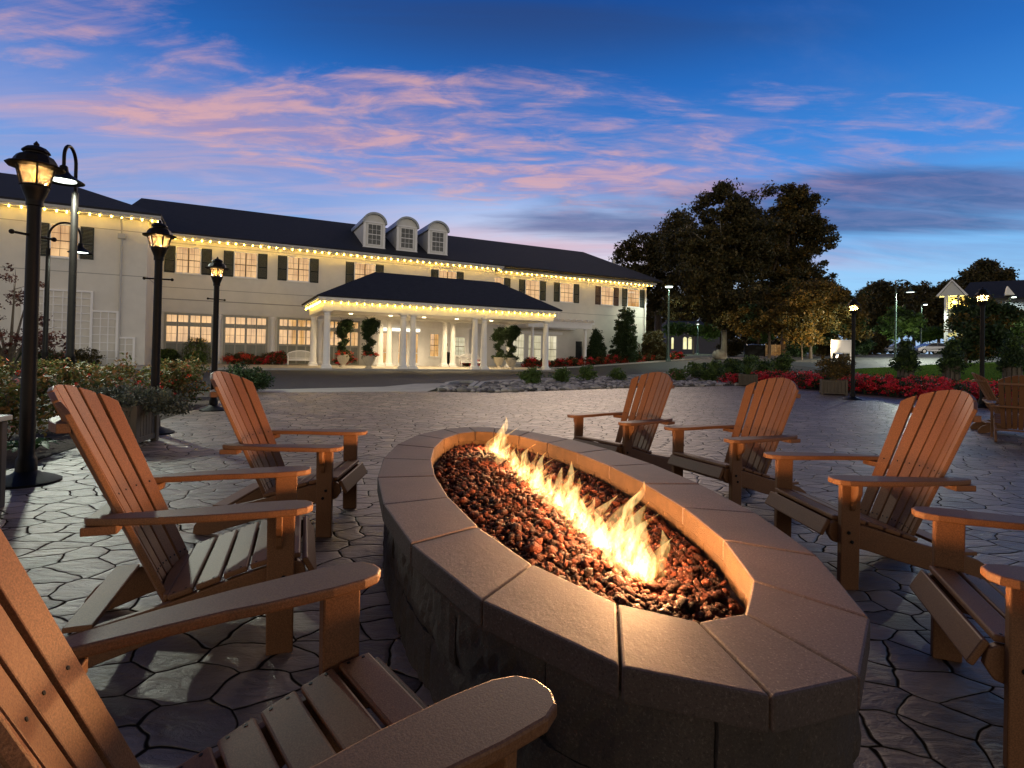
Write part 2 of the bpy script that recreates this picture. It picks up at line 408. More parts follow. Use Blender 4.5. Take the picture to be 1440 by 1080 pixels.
M['green_metal'] = mat('green_metal', (.05, .085, .075), .45, .2, 9, .1, 80, metal=.2)
M['pipe'] = mat('painted_downspout', (.46, .45, .43), .5)
M['win'] = window_mat('lit_window', (.55, .25, .07), (1.0, .58, .22), .92)
M['bay_frame'] = mat('bay_frame', (.33, .32, .27), .5)
M['bars'] = mat('glazing_bar', (.20, .14, .08), .6)
M['win_lobby'] = window_mat('lit_lobby_window', (.46, .22, .06), (1.0, .54, .18), .95)
M['win_cool'] = window_mat('lit_room_pale', (.55, .48, .30), (.95, .85, .55), .8)
M['dark_glass'] = mat('dark_glass', (.045, .05, .052), .12, .2, 2)
M['panel'] = mat('window_panel', (.17, .18, .145), .35, .15, 2)
M['bulb'] = emit('bulb_warm', (1.0, .58, .07), 92.0)
M['bulb_dim'] = emit('bulb_soft', (1.0, .62, .06), 46.0)
M['wire'] = mat('bulb_wire', (.02, .03, .02), .6)
M['flame'] = flame_mat()
M['lampflame'] = emit('lamp_flame', (1.0, .46, .07), 7.0)
M['whitebulb'] = emit('lamp_white', (.90, 1.0, .86), 4.5)
M['sodium'] = emit('lamp_pale', (1.0, .97, .80), 6.0)
def seeded_glass():
    m = glass_mat('lantern_glass', (.93, .88, .78), .84); nt = m.node_tree; N = NT(nt); out = [n for n in nt.nodes if n.type == 'OUTPUT_MATERIAL'][0]
    old = out.inputs[0].links[0].from_socket; tr = N.n('ShaderNodeBsdfTranslucent', ins={0: (.9, .85, .75, 1)})
    x = N.n('ShaderNodeMixShader', ins={0: .11, 1: old, 2: tr.outputs[0]}); nt.links.new(x.outputs[0], out.inputs[0]); return m
M['glass'] = seeded_glass()
M['cap_side_shade'] = stone_mat('cap_split_face_shaded', (.062, .043, .035), (.13, .10, .085), .9, 1.0, .5)
M['block'] = stone_mat('wall_block', (.046, .034, .027), (.11, .085, .07), .9, 1.0, .5)
M['cap'] = stone_mat('cap_stone', (.102, .066, .056), (.21, .155, .13), .68, .35)
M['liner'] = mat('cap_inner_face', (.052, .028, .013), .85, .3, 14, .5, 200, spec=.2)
M['lava'] = mat('lava_rock', (.028, .0062, .0030), .75, .6, 30, .8, 120, spec=.12, island=.8)
M['river'] = mat('river_stone', (.26, .225, .195), .7, .3, 6, .3, 60, island=.85)
M['bark'] = mat('bark', (.085, .062, .045), .9, .4, 9, .8, 30, stretch=(1, 1, .25))
M['bark_pale'] = mat('bark_pale', (.20, .18, .14), .9, .3, 9, .8, 30, stretch=(1, 1, .25))
M['urn'] = mat('urn_stone', (.50, .45, .36), .8, .12, 6, .3, 60)
M['crate'] = mat('crate_wood', (.085, .066, .045), .75, .3, 12, .4, 80, stretch=(1, 1, .2))
M['metal_pale'] = mat('pale_metal', (.5, .5, .48), .35, metal=.8)
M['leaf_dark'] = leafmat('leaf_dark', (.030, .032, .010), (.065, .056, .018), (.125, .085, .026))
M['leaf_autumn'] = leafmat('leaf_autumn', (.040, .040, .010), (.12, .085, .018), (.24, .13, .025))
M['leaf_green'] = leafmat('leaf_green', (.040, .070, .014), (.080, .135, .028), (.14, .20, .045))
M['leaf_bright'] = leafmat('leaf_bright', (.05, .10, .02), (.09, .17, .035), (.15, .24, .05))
M['leaf_mid'] = leafmat('leaf_mid', (.014, .030, .010), (.030, .055, .018), (.055, .085, .028))
M['leaf_rose'] = leafmat('leaf_rose', (.036, .060, .014), (.095, .105, .026), (.24, .115, .038))
M['leaf_silver'] = leafmat('leaf_silver', (.05, .06, .04), (.09, .10, .065), (.15, .16, .11))
M['leaf_maple'] = leafmat('leaf_maple', (.045, .012, .010), (.085, .024, .018), (.12, .045, .028))
M['petal_red'] = leafmat('petal_red', (.42, .010, .020), (.70, .020, .040), (.85, .06, .07), .5, .15)
M['petal_coral'] = leafmat('petal_coral', (.42, .03, .015), (.68, .06, .03), (.85, .16, .07), .5, .15)
M['petal_pink'] = leafmat('petal_pink', (.50, .12, .14), (.62, .22, .20), (.7, .45, .36), .5, .2)

# ------------------------------------------------------------------ ground and sheets laid on it
def sheet(name, poly, mat_, dz, step=1.5, kind='structure'):
    """outline laid over the ground dz above it, cut to a grid so that it follows the rise"""
    bm = bmesh.new()
    vs = [bm.verts.new((p[0], p[1], 0)) for p in poly]
    f = bm.faces.new(vs); bmesh.ops.triangulate(bm, faces=[f])
    xs = [p[0] for p in poly]; ys = [p[1] for p in poly]
    for ax, lo, hi in ((0, min(xs), max(xs)), (1, min(ys), max(ys))):
        k = math.ceil(lo / step)
        while k * step < hi:
            co = [0, 0, 0]; no = [0, 0, 0]; co[ax] = k * step; no[ax] = 1
            bmesh.ops.bisect_plane(bm, geom=bm.verts[:] + bm.edges[:] + bm.faces[:], plane_co=co, plane_no=no); k += 1
    for v in bm.verts: v.co.z = gz(v.co.x, v.co.y) + dz
    bmesh.ops.recalc_face_normals(bm, faces=bm.faces)
    for fc in bm.faces:
        if fc.normal.z < 0: fc.normal_flip()
    me = bpy.data.meshes.new(name); bm.to_mesh(me); bm.free(); me.materials.append(mat_)
    o = bpy.data.objects.new(name, me); COL.objects.link(o)
    return tag(o, kind=kind)

def lines(a, b, s): return [a + s * i for i in range(int(round((b - a) / s)) + 1)]
gx = lines(-400, -60, 20) + lines(-57, 90, 1.5) + lines(110, 500, 20)
gy = lines(-60, -15, 15) + lines(-13.5, 120, 1.5) + lines(140, 600, 20)
V = np.array([(x, y, gz(x, y) - .03) for y in gy for x in gx], np.float32); nx = len(gx)
F = np.array([(j * nx + i, j * nx + i + 1, (j + 1) * nx + i + 1, (j + 1) * nx + i) for j in range(len(gy) - 1) for i in range(nx - 1)])
tag(np_mesh('ground', V, F, M['soil']), kind='structure')

# building frame: x along the facade, y into the house, turned 27 degrees
BA = R(27); BO = Vector((-24.3, 37.8, 0))
def bw(x, y, z=0.0):
    return Vector((BO.x + x * math.cos(BA) - y * math.sin(BA), BO.y + x * math.sin(BA) + y * math.cos(BA), z))
def b2(x, y): p = bw(x, y); return (p.x, p.y)

patio = [(-2.2, -4), (-3.35, 0), (-4.67, 5.2), (-6.3, 11.66), (-7.3, 15.0), (-2.6, 16.7), (-.47, 16.8), (1.8, 18.6), (3.98, 20.4), (8.36, 23.2), (10.5, 24.6),
         (11.85, 21.6), (12.5, 19), (12.75, 15.2), (12.0, 12.6), (11.4, 9), (11, -4)]
sheet('patio', patio, M['stamped'], .012)
sheet('mulch_bed', [(-2.25, -4), (-3.4, 0), (-4.72, 5.2), (-6.35, 11.66), (-7.1, 14.3), (-9.5, 15.5), (-16, 24), (-30, 24), (-30, -4)], M['mulch'], .004)
sheet('apron', [(-7.4, 15.02), (-2.55, 16.72), (-2.45, 18.2), (-2.6, 21.6), (-3.6, 20.9), (-4.3, 18.7), (-7.6, 15.9)], M['concrete'], .008)
sheet('driveway', [b2(-22, -13), (-16, 24), (-9.5, 15.6), (-7.6, 15.9), (-4.3, 18.7), (-3.6, 20.9), (-2.6, 21.6), (-2.4, 18.3), (-1.2, 17.6), (-1.0, 22.6), (.4, 24.2),
                   (3.2, 27.4), (9, 34.6), (13.5, 40.5), (22, 47), (34, 53), (46, 60), b2(75, 9), b2(60, 2), b2(46, -1.6), b2(36, -2.6), b2(27.5, -4.4), b2(26.9, -10.2),
                   b2(2, -10.2), b2(-22, -10.2)], M['asphalt'], .006)
# raised walk under the entrance canopy with its kerb
def raised(name, poly, mat_, h):
    mb = MB(); n = len(poly)
    mb.prism(poly, 0, 1, lambda a, b, t: Vector((a, b, gz(a, b) + (h if t else -.05))))
    o = mb.build(name, mat_, bevel=.015); return tag(o, kind='structure')
raised('walkway', [b2(-3, -10.05), b2(26.75, -10.05), b2(27.2, -4.2), b2(27.2, -.35), b2(-3, -.35)], M['concrete'], .11)
raised('kerb', [b2(-3, -10.2), b2(26.9, -10.2), b2(26.9, -10.05), b2(-3, -10.05)], M['kerb'], .12)
# planting bed along the right wing
bed = [b2(27.3, -4.1), b2(32, -3.2), b2(38, -2.5), b2(46, -1.4), b2(49, -.5), b2(50, 3.5), b2(27.3, 1.2)]
sheet('flower_bed', bed, M['mulch'], .02)
kb = MB()
kl = [(27.25, -4.3), (29.5, -3.85), (32, -3.42), (35, -3.02), (38, -2.7), (42, -2.15), (46, -1.6), (49, -.8), (52, .3)]
for (a, b) in zip(kl, kl[1:]):
    p, q = bw(*a), bw(*b); d = (q - p).normalized(); n_ = Vector((-d.y, d.x, 0)) * .09
    za, zb = gz(p.x, p.y), gz(q.x, q.y)
    vs = [p - n_ + Vector((0, 0, za - .05)), p + n_ + Vector((0, 0, za - .05)), q + n_ + Vector((0, 0, zb - .05)), q - n_ + Vector((0, 0, zb - .05)),
          p - n_ + Vector((0, 0, za + .13)), p + n_ + Vector((0, 0, za + .13)), q + n_ + Vector((0, 0, zb + .13)), q - n_ + Vector((0, 0, zb + .13))]
    kb.add(vs, [(0, 1, 2, 3), (4, 7, 6, 5), (0, 4, 5, 1), (1, 5, 6, 2), (2, 6, 7, 3), (3, 7, 4, 0)])
tag(kb.build('kerb', M['kerb']), kind='structure')
sheet('grass_verge', [b2(27.3, -4.28), b2(32, -3.4), b2(38, -2.68), b2(46, -1.58), b2(46, -.9), b2(38, -2.0), b2(32, -2.7), b2(27.3, -3.6)], M['lawn'], .06)
# river-rock bed outline and its kerb
rockbed = [(-2.3, 17.1), (-.47, 16.9), (1.75, 18.7), (3.9, 20.5), (8.3, 23.3), (10.6, 24.8), (13.5, 33), (15.5, 41.5), (12.8, 39.5), (9, 34.4), (3.2, 27.2), (.5, 24.0), (-.8, 22.3), (-1.1, 18.6), (-2.1, 19.5)]
sheet('rock_bed', rockbed, M['mulch'], .010)
kb = MB()
def kerb_line(kb, pts, w=.08, h=.11):
    for p, q in zip(pts, pts[1:]):
        p = Vector((*p, 0)); q = Vector((*q, 0)); d = (q - p).normalized(); n_ = Vector((-d.y, d.x, 0)) * w
        vs = []
        for z in (-.05, h):
            for c, sgn in ((p, -1), (p, 1), (q, 1), (q, -1)): vs.append(c + n_ * sgn + Vector((0, 0, gz(c.x, c.y) + z)))
        kb.add(vs, [(0, 1, 2, 3), (4, 7, 6, 5), (0, 4, 5, 1), (1, 5, 6, 2), (2, 6, 7, 3), (3, 7, 4, 0)])
kerb_line(kb, [(-1.15, 18.4), (-1.1, 21.4), (-.7, 22.6), (.5, 24.15), (3.2, 27.3), (9, 34.5), (12.8, 39.6), (15.5, 41.8)])
kerb_line(kb, [(-2.2, 17.2), (-2.35, 20.6), (-2.1, 21.8), (-1.65, 22.1), (-1.35, 21.6), (-1.35, 18.4)])
tag(kb.build('kerb', M['kerb']), kind='structure')
# right side: planting strip, lawn, road, car park
sheet('mulch_bed', [(10.6, 24.7), (11.9, 21.6), (12.55, 19), (12.8, 15.2), (12.05, 12.6), (11.45, 9), (11.2, 4), (15, 4), (16.5, 14), (16.3, 20), (19, 30), (22, 40), (15.7, 41.5), (13.6, 33)], M['mulch'], .004)
sheet('lawn', [(15, 4), (16.5, 14), (16.3, 20), (18.2, 27), (19.8, 33.5), (30, 36.5), (42, 38), (60, 38), (60, 4)], M['lawn'], .008)
sheet('road', [(19.8, 33.8), (30, 36.8), (42, 38.4), (70, 38.4), (88, 60), (60, 62), (40, 58), (28, 52), (21, 44)], M['road'], .010)

def rocks(name, pts, rad, mat_, seed=1, flat=.7, label=None, sub=2, smooth=True, rough=.22):
    """loose stones as one mesh of lumpy low stones"""
    g = np.random.default_rng(seed)
    bm = bmesh.new(); bmesh.ops.create_icosphere(bm, subdivisions=sub, radius=1.0)
    bv = np.array([v.co[:] for v in bm.verts]); bf = np.array([[v.index for v in f.verts] for f in bm.faces]); bm.free()
    nv = len(bv); Vs = []; Fs = []
    base = []
    for i in range(14):   # fourteen lump shapes
        w = np.ones(nv)
        for k in range(7):
            dvec = g.normal(size=3); dvec /= np.linalg.norm(dvec)
            w += g.uniform(-rough, rough) * np.maximum(0, bv @ dvec) ** 2
        base.append(bv * w[:, None])
    for i, (p, r) in enumerate(zip(pts, rad)):
        q = g.normal(size=4); q /= np.linalg.norm(q); a, b, c, d = q
        Rm = np.array([[1 - 2 * (c * c + d * d), 2 * (b * c - a * d), 2 * (b * d + a * c)], [2 * (b * c + a * d), 1 - 2 * (b * b + d * d), 2 * (c * d - a * b)], [2 * (b * d - a * c), 2 * (c * d + a * b), 1 - 2 * (b * b + c * c)]])
        s3 = g.uniform(.5, 1.4, 3) if not smooth else g.uniform(.65, 1.25, 3)
        v = (base[i % 14] * s3) @ Rm.T * r; v[:, 2] *= flat
        Vs.append(v + np.array(p)); Fs.append(bf + i * nv)
    o = np_mesh(name, np.concatenate(Vs), np.concatenate(Fs), mat_, smooth=smooth)
    return tag(o, label, None, None, 'stuff')
def inside(x, y, poly):
    c = False; n = len(poly)
    for i in range(n):
        x0, y0 = poly[i]; x1, y1 = poly[i - 1]
        if (y0 > y) != (y1 > y) and x < (x1 - x0) * (y - y0) / (y1 - y0) + x0: c = not c
    return c
pts = []; rad = []
while len(pts) < 2400:
    x, y = random.uniform(-2.3, 15), random.uniform(16.8, 40)
    if inside(x, y, rockbed) and not (-1.35 < x < -1.0 and y > 18):
        if random.random() < max(.12, 1 - (y - 17) / 22):
            r = random.uniform(.055, .145); pts.append((x, y, gz(x, y) + r * .35)); rad.append(r)
o = rocks('river_stones', pts, rad, M['river'], 3, .62); tag(o, 'pale rounded river stones filling the bed beyond the patio edge', 'stones')

# ------------------------------------------------------------------ the hotel building
hotel = empty('hotel_building', BO, BA)
tag(hotel, 'long white two storey hotel with dark roof, shutters and three dormers', 'building')
EH = 8.95      # eaves
def hpart(name, mb, m, **k): return mb.build(name, M[m] if isinstance(m, str) else m, hotel, **k)
# walls: left wing, main front, right wing (set back), as one shell each, with real openings behind the windows
wl = MB(); wl.box(-16, 0, -5.3, 9, -.3, EH - .25); hpart('wall', wl, 'stucco')
wm = MB(); wm.box(0.002, 25.4, 0, 15, -.3, EH - .25); hpart('wall', wm, 'stucco')
wr = MB(); wr.box(25.402, 43.6, 1.0, 14, -.3, EH - .25); hpart('wall', wr, 'stucco')
# stucco joints: shallow horizontal reveals
gr = MB()
for (x0, x1, y, z) in ((-16, .012, -5.3, 5.35), (-16, .012, -5.3, 7.98), (.02, 25.4, 0, 5.32), (.02, 25.4, 0, 8.40), (25.4, 43.6, 1.0, 5.32), (25.4, 43.6, 1.0, 8.4)):
    gr.box(x0, x1, y - .006, y + .05, z, z + .035)
gr.box(.0, .012, -5.3, -.0, 5.35, 5.385)
gr.box(.02, 25.4, -.03, .05, 4.50, 4.56)
hpart('wall_joint', gr, 'groove')
# lower bays stand a little proud with a plain frieze above them
fz = MB(); fz.box(.02, 10.6, -.10, .02, 3.62, 4.48); hpart('frieze', fz, 'stucco', bevel=.01)
# eaves: soffit and fascia
ev = MB()
ev.box(-16.6, .62, -5.92, -5.25, EH - .25, EH - .02); ev.box(-.002, .62, -5.25, -.63, EH - .25, EH - .02)
ev.box(.0, 25.9, -.62, .03, EH - .25, EH - .02)
ev.box(25.902, 44.2, .38, 1.05, EH - .25, EH - .02); ev.box(43.55, 44.2, 1.052, 14.4, EH - .25, EH - .02)
hpart('eaves', ev, 'white', bevel=.01)
# roofs (hipped), as closed solids
def hip(mb, x0, x1, y0, y1, z0, zr, hl, hr, t=.12):
    yc = (y0 + y1) / 2
    vs = [(x0, y0, z0), (x1, y0, z0), (x1, y1, z0), (x0, y1, z0), (x0 + hl, yc, zr), (x1 - hr, yc, zr), (x0, y0, z0 + t), (x1, y0, z0 + t), (x1, y1, z0 + t), (x0, y1, z0 + t)]
    mb.add(vs, [(3, 2, 1, 0), (0, 1, 7, 6), (1, 2, 8, 7), (2, 3, 9, 8), (3, 0, 6, 9), (6, 7, 5, 4), (7, 8, 5), (8, 9, 4, 5), (9, 6, 4)])
rm = MB(); hip(rm, -3, 44.3, -.68, 16.3, EH, 13.0, 1, 4.2)
hpart('roof', rm, 'shingle')
rl = MB(); hip(rl, -22, .7, -6.0, 9.4, EH + .004, 12.15, 3, 6.8); hpart('roof', rl, 'shingle')
# step in the roof edge where the main front ends
# gutters
gt = MB()
gt.box(-16.6, .70, -6.06, -5.93, EH - .16, EH - .004); gt.box(.71, 25.95, -.80, -.69, EH - .16, EH - .004); gt.box(25.96, 44.3, -.80 + 1.0, .36, EH - .16, EH - .004)
hpart('gutter', gt, 'pipe', bevel=.02)
# downspout on the left wing, with its hopper
ds = MB(); ds.tube([(-1.27, -5.42, .1), (-1.27, -5.42, 7.55)], .055, 8); ds.box(-1.45, -1.09, -5.56, -5.31, 7.5, 7.78)
ds.tube([(-1.27, -5.42, 7.75), (-1.27, -5.5, 8.1), (-1.27, -5.9, 8.75)], .05, 8); hpart('downspout', ds, 'pipe', smooth=R(40))
ds = MB(); ds.tube([(43.3, .88, .3), (43.3, .88, 8.7)], .05, 8); hpart('downspout', ds, 'pipe', smooth=R(40))
cm = MB(); cm.box(43.0, 44.6, 6.3, 7.6, 9.4, 11.6); cm.box(43.5, 43.8, 6.7, 7.0, 11.6, 12.3); hpart('chimney', cm, 'siding', bevel=.03)
vp = MB(); vp.box(-17.8, -16.6, 1.6, 2.6, 12.2, 13.2); hpart('roof_vent', vp, 'black', bevel=.03)

def window(x0, x1, z0, z1, y, wm_='win', cols=2, rows=4, twin=True, sill=True, parent=hotel):
    """sash window with its frame and bars; the panes and the sill are pieces of it"""
    t = .055; fm = MB(); gb = MB()
    fm.box(x0 - t, x1 + t, y - .05, y + .03, z1, z1 + t); fm.box(x0 - t, x1 + t, y - .05, y + .03, z0 - t, z0)
    fm.box(x0 - t, x0, y - .048, y + .03, z0, z1); fm.box(x1, x1 + t, y - .048, y + .03, z0, z1)
    xc = (x0 + x1) / 2
    if twin: gb.box(xc - .045, xc + .045, y - .040, y + .02, z0, z1)
    zc = (z0 + z1) / 2; gb.box(x0, x1, y - .036, y + .02, zc - .028, zc + .028)
    halves = ((x0, xc), (xc, x1)) if twin else ((x0, x1),)
    for a, b in halves:
        for k in range(1, cols): xx = a + (b - a) * k / cols; gb.box(xx - .011, xx + .011, y - .030, y + .02, z0, z1)
    for k in range(1, rows):
        if abs(k - rows / 2) > .1: zz = z0 + (z1 - z0) * k / rows; gb.box(x0, x1, y - .028, y + .02, zz - .011, zz + .011)
    f = fm.build('window', M['white'], parent); gb.build('glazing_bars', M['white'] if wm_ == 'dark_glass' else M['bars'], f)
    pm = MB(); pm.box(x0, x1, y - .018, y - .004, z0, z1); pm.build('pane', M[wm_], f)
    if sill:
        s_ = MB(); s_.box(x0 - .12, x1 + .12, y - .11, y - .002, z0 - .13, z0 - t - .002); s_.build('sill', M['white'], f, bevel=.008)
    return f
def shutter(x0, x1, z0, z1, y, m='shutter'):
    s = MB(); t = .06
    s.box(x0, x0 + t, y - .055, y - .004, z0, z1); s.box(x1 - t, x1, y - .055, y - .004, z0, z1)
    zm = z0 + (z1 - z0) * .45
    for a, b in ((z0, z0 + t * 1.3), (zm, zm + t), (z1 - t, z1)): s.box(x0 + t, x1 - t, y - .053, y - .004, a, b)
    n = int((z1 - z0) / .075)
    for i in range(n):
        z = z0 + (z1 - z0) * (i + .5) / n
        Mx = Matrix.Translation((0, y - .028, z)) @ Matrix.Rotation(R(-35), 4, 'X')
        s.box(x0 + t, x1 - t, -.006, .006, -.035, .035, Mx)
    return s.build('shutter', M[m], hotel)
ZB, ZT = 6.42, 8.15
for x0, x1 in ((1.10, 2.52), (4.70, 6.13), (8.28, 9.74), (13.2, 14.75), (20.2, 21.7)):
    window(x0, x1, ZB, ZT, 0.0)
    shutter(x0 - .72, x0 - .09, ZB - .06, ZT + .06, 0.0); shutter(x1 + .09, x1 + .72, ZB - .06, ZT + .06, 0.0)
for i, (x0, x1) in enumerate(((25.75, 26.75), (29.1, 30.55), (32.9, 34.35), (37.75, 39.2), (41.1, 42.6))):
    sm_ = 'shutter_red' if i == 3 else 'shutter'
    window(x0, x1, ZB, ZT, 1.0, cols=3, twin=False)
    if i: shutter(x0 - .72, x0 - .09, ZB - .06, ZT + .06, 1.0, sm_)
    shutter(x1 + .09, x1 + .72, ZB - .06, ZT + .06, 1.0, sm_)
window(-4.55, -3.33, 6.2, 7.95, -5.3, cols=3, twin=False, rows=4)
shutter(-5.24, -4.65, 6.14, 8.0, -5.3); shutter(-3.22, -2.6, 6.14, 8.0, -5.3)
window(-10.6, -9.3, 6.2, 7.95, -5.3, cols=3, twin=False); shutter(-11.3, -10.7, 6.14, 8.0, -5.3); shutter(-9.2, -8.6, 6.14, 8.0, -5.3)
# tall lobby bays: transoms, middle lights, lower panels
def bay(x0, x1, y=0.0, n=4):
    fm = MB(); gb = MB(); t = .06; rows = (.15, .95, 2.62, 3.45); w = (x1 - x0) / n
    fm.box(x0 - .08, x1 + .08, y - .09, y + .02, 3.45, 3.58)
    for k in range(n + 1):
        hw = .07 if k in (0, n, n // 2) else .045
        xx = x0 + w * k; fm.box(xx - hw, xx + hw, y - .085, y + .02, .12, 3.45)
    for k in range(n):
        a, b = x0 + w * k + .071, x0 + w * (k + 1) - .071
        fm.box(a, b, y - .075, y + .02, 1.48, 1.62); fm.box(a, b, y - .075, y + .02, 2.68, 2.97)
        xx = (a + b) / 2
        gb.box(xx - .010, xx + .010, y - .06, y + .02, .16, 1.48); gb.box(xx - .010, xx + .010, y - .06, y + .02, 1.62, 2.68); gb.box(xx - .010, xx + .010, y - .06, y + .02, 2.97, 3.45)
        gb.box(a, b, y - .058, y + .02, 2.15, 2.17); gb.box(a, b, y - .058, y + .02, .84, .86)
        fm.box(a, b, y - .07, y + .02, .12, .18)
    f = fm.build('bay_window', M['bay_frame'], hotel); gb.build('glazing_bars', M['bars'], f)
    for k in range(n):
        a, b = x0 + w * k + .045, x0 + w * (k + 1) - .045
        p = MB(); p.box(a, b, y - .035, y - .01, 1.62, 2.68); p.build('pane', M['win_lobby'], f)
        p = MB(); p.box(a, b, y - .035, y - .01, 2.97, 3.45); p.build('pane', M['win_lobby'], f)
        p = MB(); p.box(a, b, y - .035, y - .01, .18, 1.48); p.build('lower_panel', M['panel'], f)
bay(.55, 3.38); bay(4.15, 6.92); bay(7.72, 10.3); bay(11.1, 13.6, n=4)
# half-round pilasters between the bays
for xx in (3.77, 7.32, 10.7):
    p = MB(); p.lathe([(.24, .1), (.24, .3), (.18, .34), (.165, 3.3), (.20, 3.36), (.24, 3.5), (.24, 3.60)], 20, (xx, -.06, 0)); hpart('pilaster', p, 'white', smooth=R(40))
# vestibule at the entrance
vb = MB(); vb.box(14.4, 22.4, -1.6, .01, .1, 3.7); hpart('vestibule', vb, 'white', bevel=.01)
tr = MB(); tr.box(14.3, 22.5, -1.72, -1.598, 3.25, 3.74); hpart('vestibule_cornice', tr, 'white', bevel=.02)
def door(x0, x1, z1=2.75, y=-1.6, m='win_lobby'):
    fm = MB(); t = .09
    fm.box(x0, x0 + t, y - .06, y + .02, .1, z1); fm.box(x1 - t, x1, y - .06, y + .02, .1, z1); fm.box(x0 + t, x1 - t, y - .058, y + .02, z1 - t, z1); fm.box(x0 + t, x1 - t, y - .058, y + .02, .1, .35)
    fm.box(x0 + t, x1 - t, y - .05, y + .02, 1.1, 1.16)
    f = fm.build('door', M['white'], hotel)
    p = MB(); p.box(x0 + t, x1 - t, y - .03, y - .008, .35, z1 - t); p.build('pane', M[m], f)
    h = MB(); h.tube([(x1 - .14, y - .11, 1.0), (x1 - .14, y - .11, 1.5)], .015, 6); h.build('handle', M['metal_pale'], f)
for x0, x1 in ((14.75, 15.6), (16.3, 17.15), (17.2, 18.05)): door(x0, x1)
window(19.0, 19.7, .9, 2.7, -1.6, 'win_lobby', cols=2, rows=4, twin=False)
window(20.9, 22.0, 1.0, 2.5, -1.6, 'win_cool', cols=2, rows=4, twin=False)
tb = MB(); tb.box(14.7, 18.1, -1.66, -1.598, 2.86, 3.05); hpart('light_bar', tb, emit('light_bar', (1.0, .92, .72), 2.6))
pq = MB(); pq.box(20.1, 20.5, -1.64, -1.598, 1.75, 1.98); hpart('plaque', pq, mat('plaque', (.12, .05, .03), .4), bevel=.006)
# right of the canopy: glazed garden room behind the pergola
window(27.9, 29.0, .5, 3.1, 1.0, 'win_cool', cols=2, rows=4, twin=False, sill=False)
for x0 in (29.5, 31.2): window(x0, x0 + 1.35, .45, 3.0, 1.0, 'win_cool', cols=2, rows=4, twin=False, sill=False)
gw = MB(); gw.box(27.2, 33.2, .93, .998, .3, .40); gw.box(27.2, 33.2, .90, .998, 3.15, 3.4); hpart('trim_band', gw, 'white')
dr = MB(); dr.box(34.8, 35.5, .93, .999, .3, 2.6); hpart('shadow_door', dr, 'dark_glass')
# three round-topped dormers
for cx in (14.78, 17.5, 20.2):
    y0 = .55; z0 = 9.72; hw = .84; zs = 11.62
    d = MB()
    arc = [(hw * math.cos(math.pi * k / 14), zs + .72 * math.sin(math.pi * k / 14)) for k in range(15)]
    prof = [(hw, z0 - .3)] + arc + [(-hw, z0 - .3)]
    d.prism(prof, y0, y0 + 6.2, lambda a, b, h: Vector((cx + a, h, b)))
    body = hpart('dormer', d, 'siding')
    r = MB(); o1 = [((hw + .16) * math.cos(math.pi * k / 16), zs - .02 + .90 * math.sin(math.pi * k / 16)) for k in range(17)]
    i1 = [((hw + .01) * math.cos(math.pi * k / 16), zs + .72 * math.sin(math.pi * k / 16) + .004) for k in range(17)][::-1]
    r.prism(o1 + i1, y0 - .22, y0 + 6.2, lambda a, b, h: Vector((cx + a, h, b)))
    r.build('dormer_roof', mat('dormer_metal', (.30, .33, .37), .45, .1, 3, metal=.2), body, smooth=R(30))
    tr = MB(); tr.box(cx - hw - .04, cx - hw + .14, y0 - .04, y0 + .02, z0 - .05, zs); tr.box(cx + hw - .14, cx + hw + .04, y0 - .04, y0 + .02, z0 - .05, zs)
    tr.box(cx - hw - .08, cx + hw + .08, y0 - .06, y0 + .02, z0 - .22, z0 - .052); tr.box(cx - hw - .1, cx + hw + .1, y0 - .07, y0 + .02, zs + .002, zs + .12)
    tr.build('dormer_trim', M['white'], body, bevel=.01)
    f = window(cx - .50, cx + .50, z0 + .18, zs - .12, y0, 'dark_glass', cols=3, rows=4, twin=False, sill=False, parent=body)
    for ch in list(f.children): ch.parent = body      # keep to thing > part > sub-part
    sd = MB()
    for k in range(14):
        for s_ in (-1, 1): sd.box(cx + s_ * hw - .012, cx + s_ * hw + .012, y0 + .03, y0 + 5, z0 - .2 + k * .14, z0 - .19 + k * .14 + .02)
    sd.build('clapboard', M['siding'], body)

# ------------------------------------------------------------------ entrance canopy
canopy = empty('entrance_canopy', BO, BA)
tag(canopy, 'white columned entrance canopy with dark hipped roof in front of the hotel', 'canopy')
CX0, CX1, CY0, CY1 = 9.35, 25.75, -10.05, -2.7
def colm(x, y, z0=.11, h=3.52):
    c = MB(); c.box(x - .30, x + .30, y - .30, y + .30, z0, z0 + .12)
    c.lathe([(.29, .12), (.30, .17), (.28, .22), (.24, .25), (.225, .30), (.21, .8), (.205, 1.6), (.18, h - .35), (.175, h - .28), (.205, h - .26), (.205, h - .22), (.18, h - .20), (.18, h - .14), (.235, h - .09), (.25, h - .05)], 24, (x, y, z0))
    c.box(x - .27, x + .27, y - .27, y + .27, z0 + h - .05, z0 + h)
    return c.build('column', M['white'], canopy, smooth=R(35))
for yy in (-9.6, -3.6):
    for xx in (9.75, 14.48, 15.12, 19.5, 20.2, 25.15): colm(xx, yy)
ent = MB(); Z0, Z1 = 3.632, 4.16
ent.box(CX0 + .12, CX1 - .12, -9.87, -9.33, Z0, Z1); ent.box(CX0 + .12, CX1 - .12, -3.87, -3.33, Z0, Z1)
ent.box(CX0 + .121, CX0 + .66, -9.329, -3.871, Z0, Z1); ent.box(CX1 - .84, CX1 - .30, -9.329, -3.871, Z0, Z1)
ent.build('entablature', M['white'], canopy, bevel=.015)
cr = MB(); cr.box(CX0 - .12, CX1 + .12, CY0 - .12, CY1 + .12, Z1 + .001, Z1 + .10); cr.box(CX0 - .22, CX1 + .22, CY0 - .22, CY1 + .22, Z1 + .101, Z1 + .24)
cr.build('cornice', M['white'], canopy, bevel=.02)
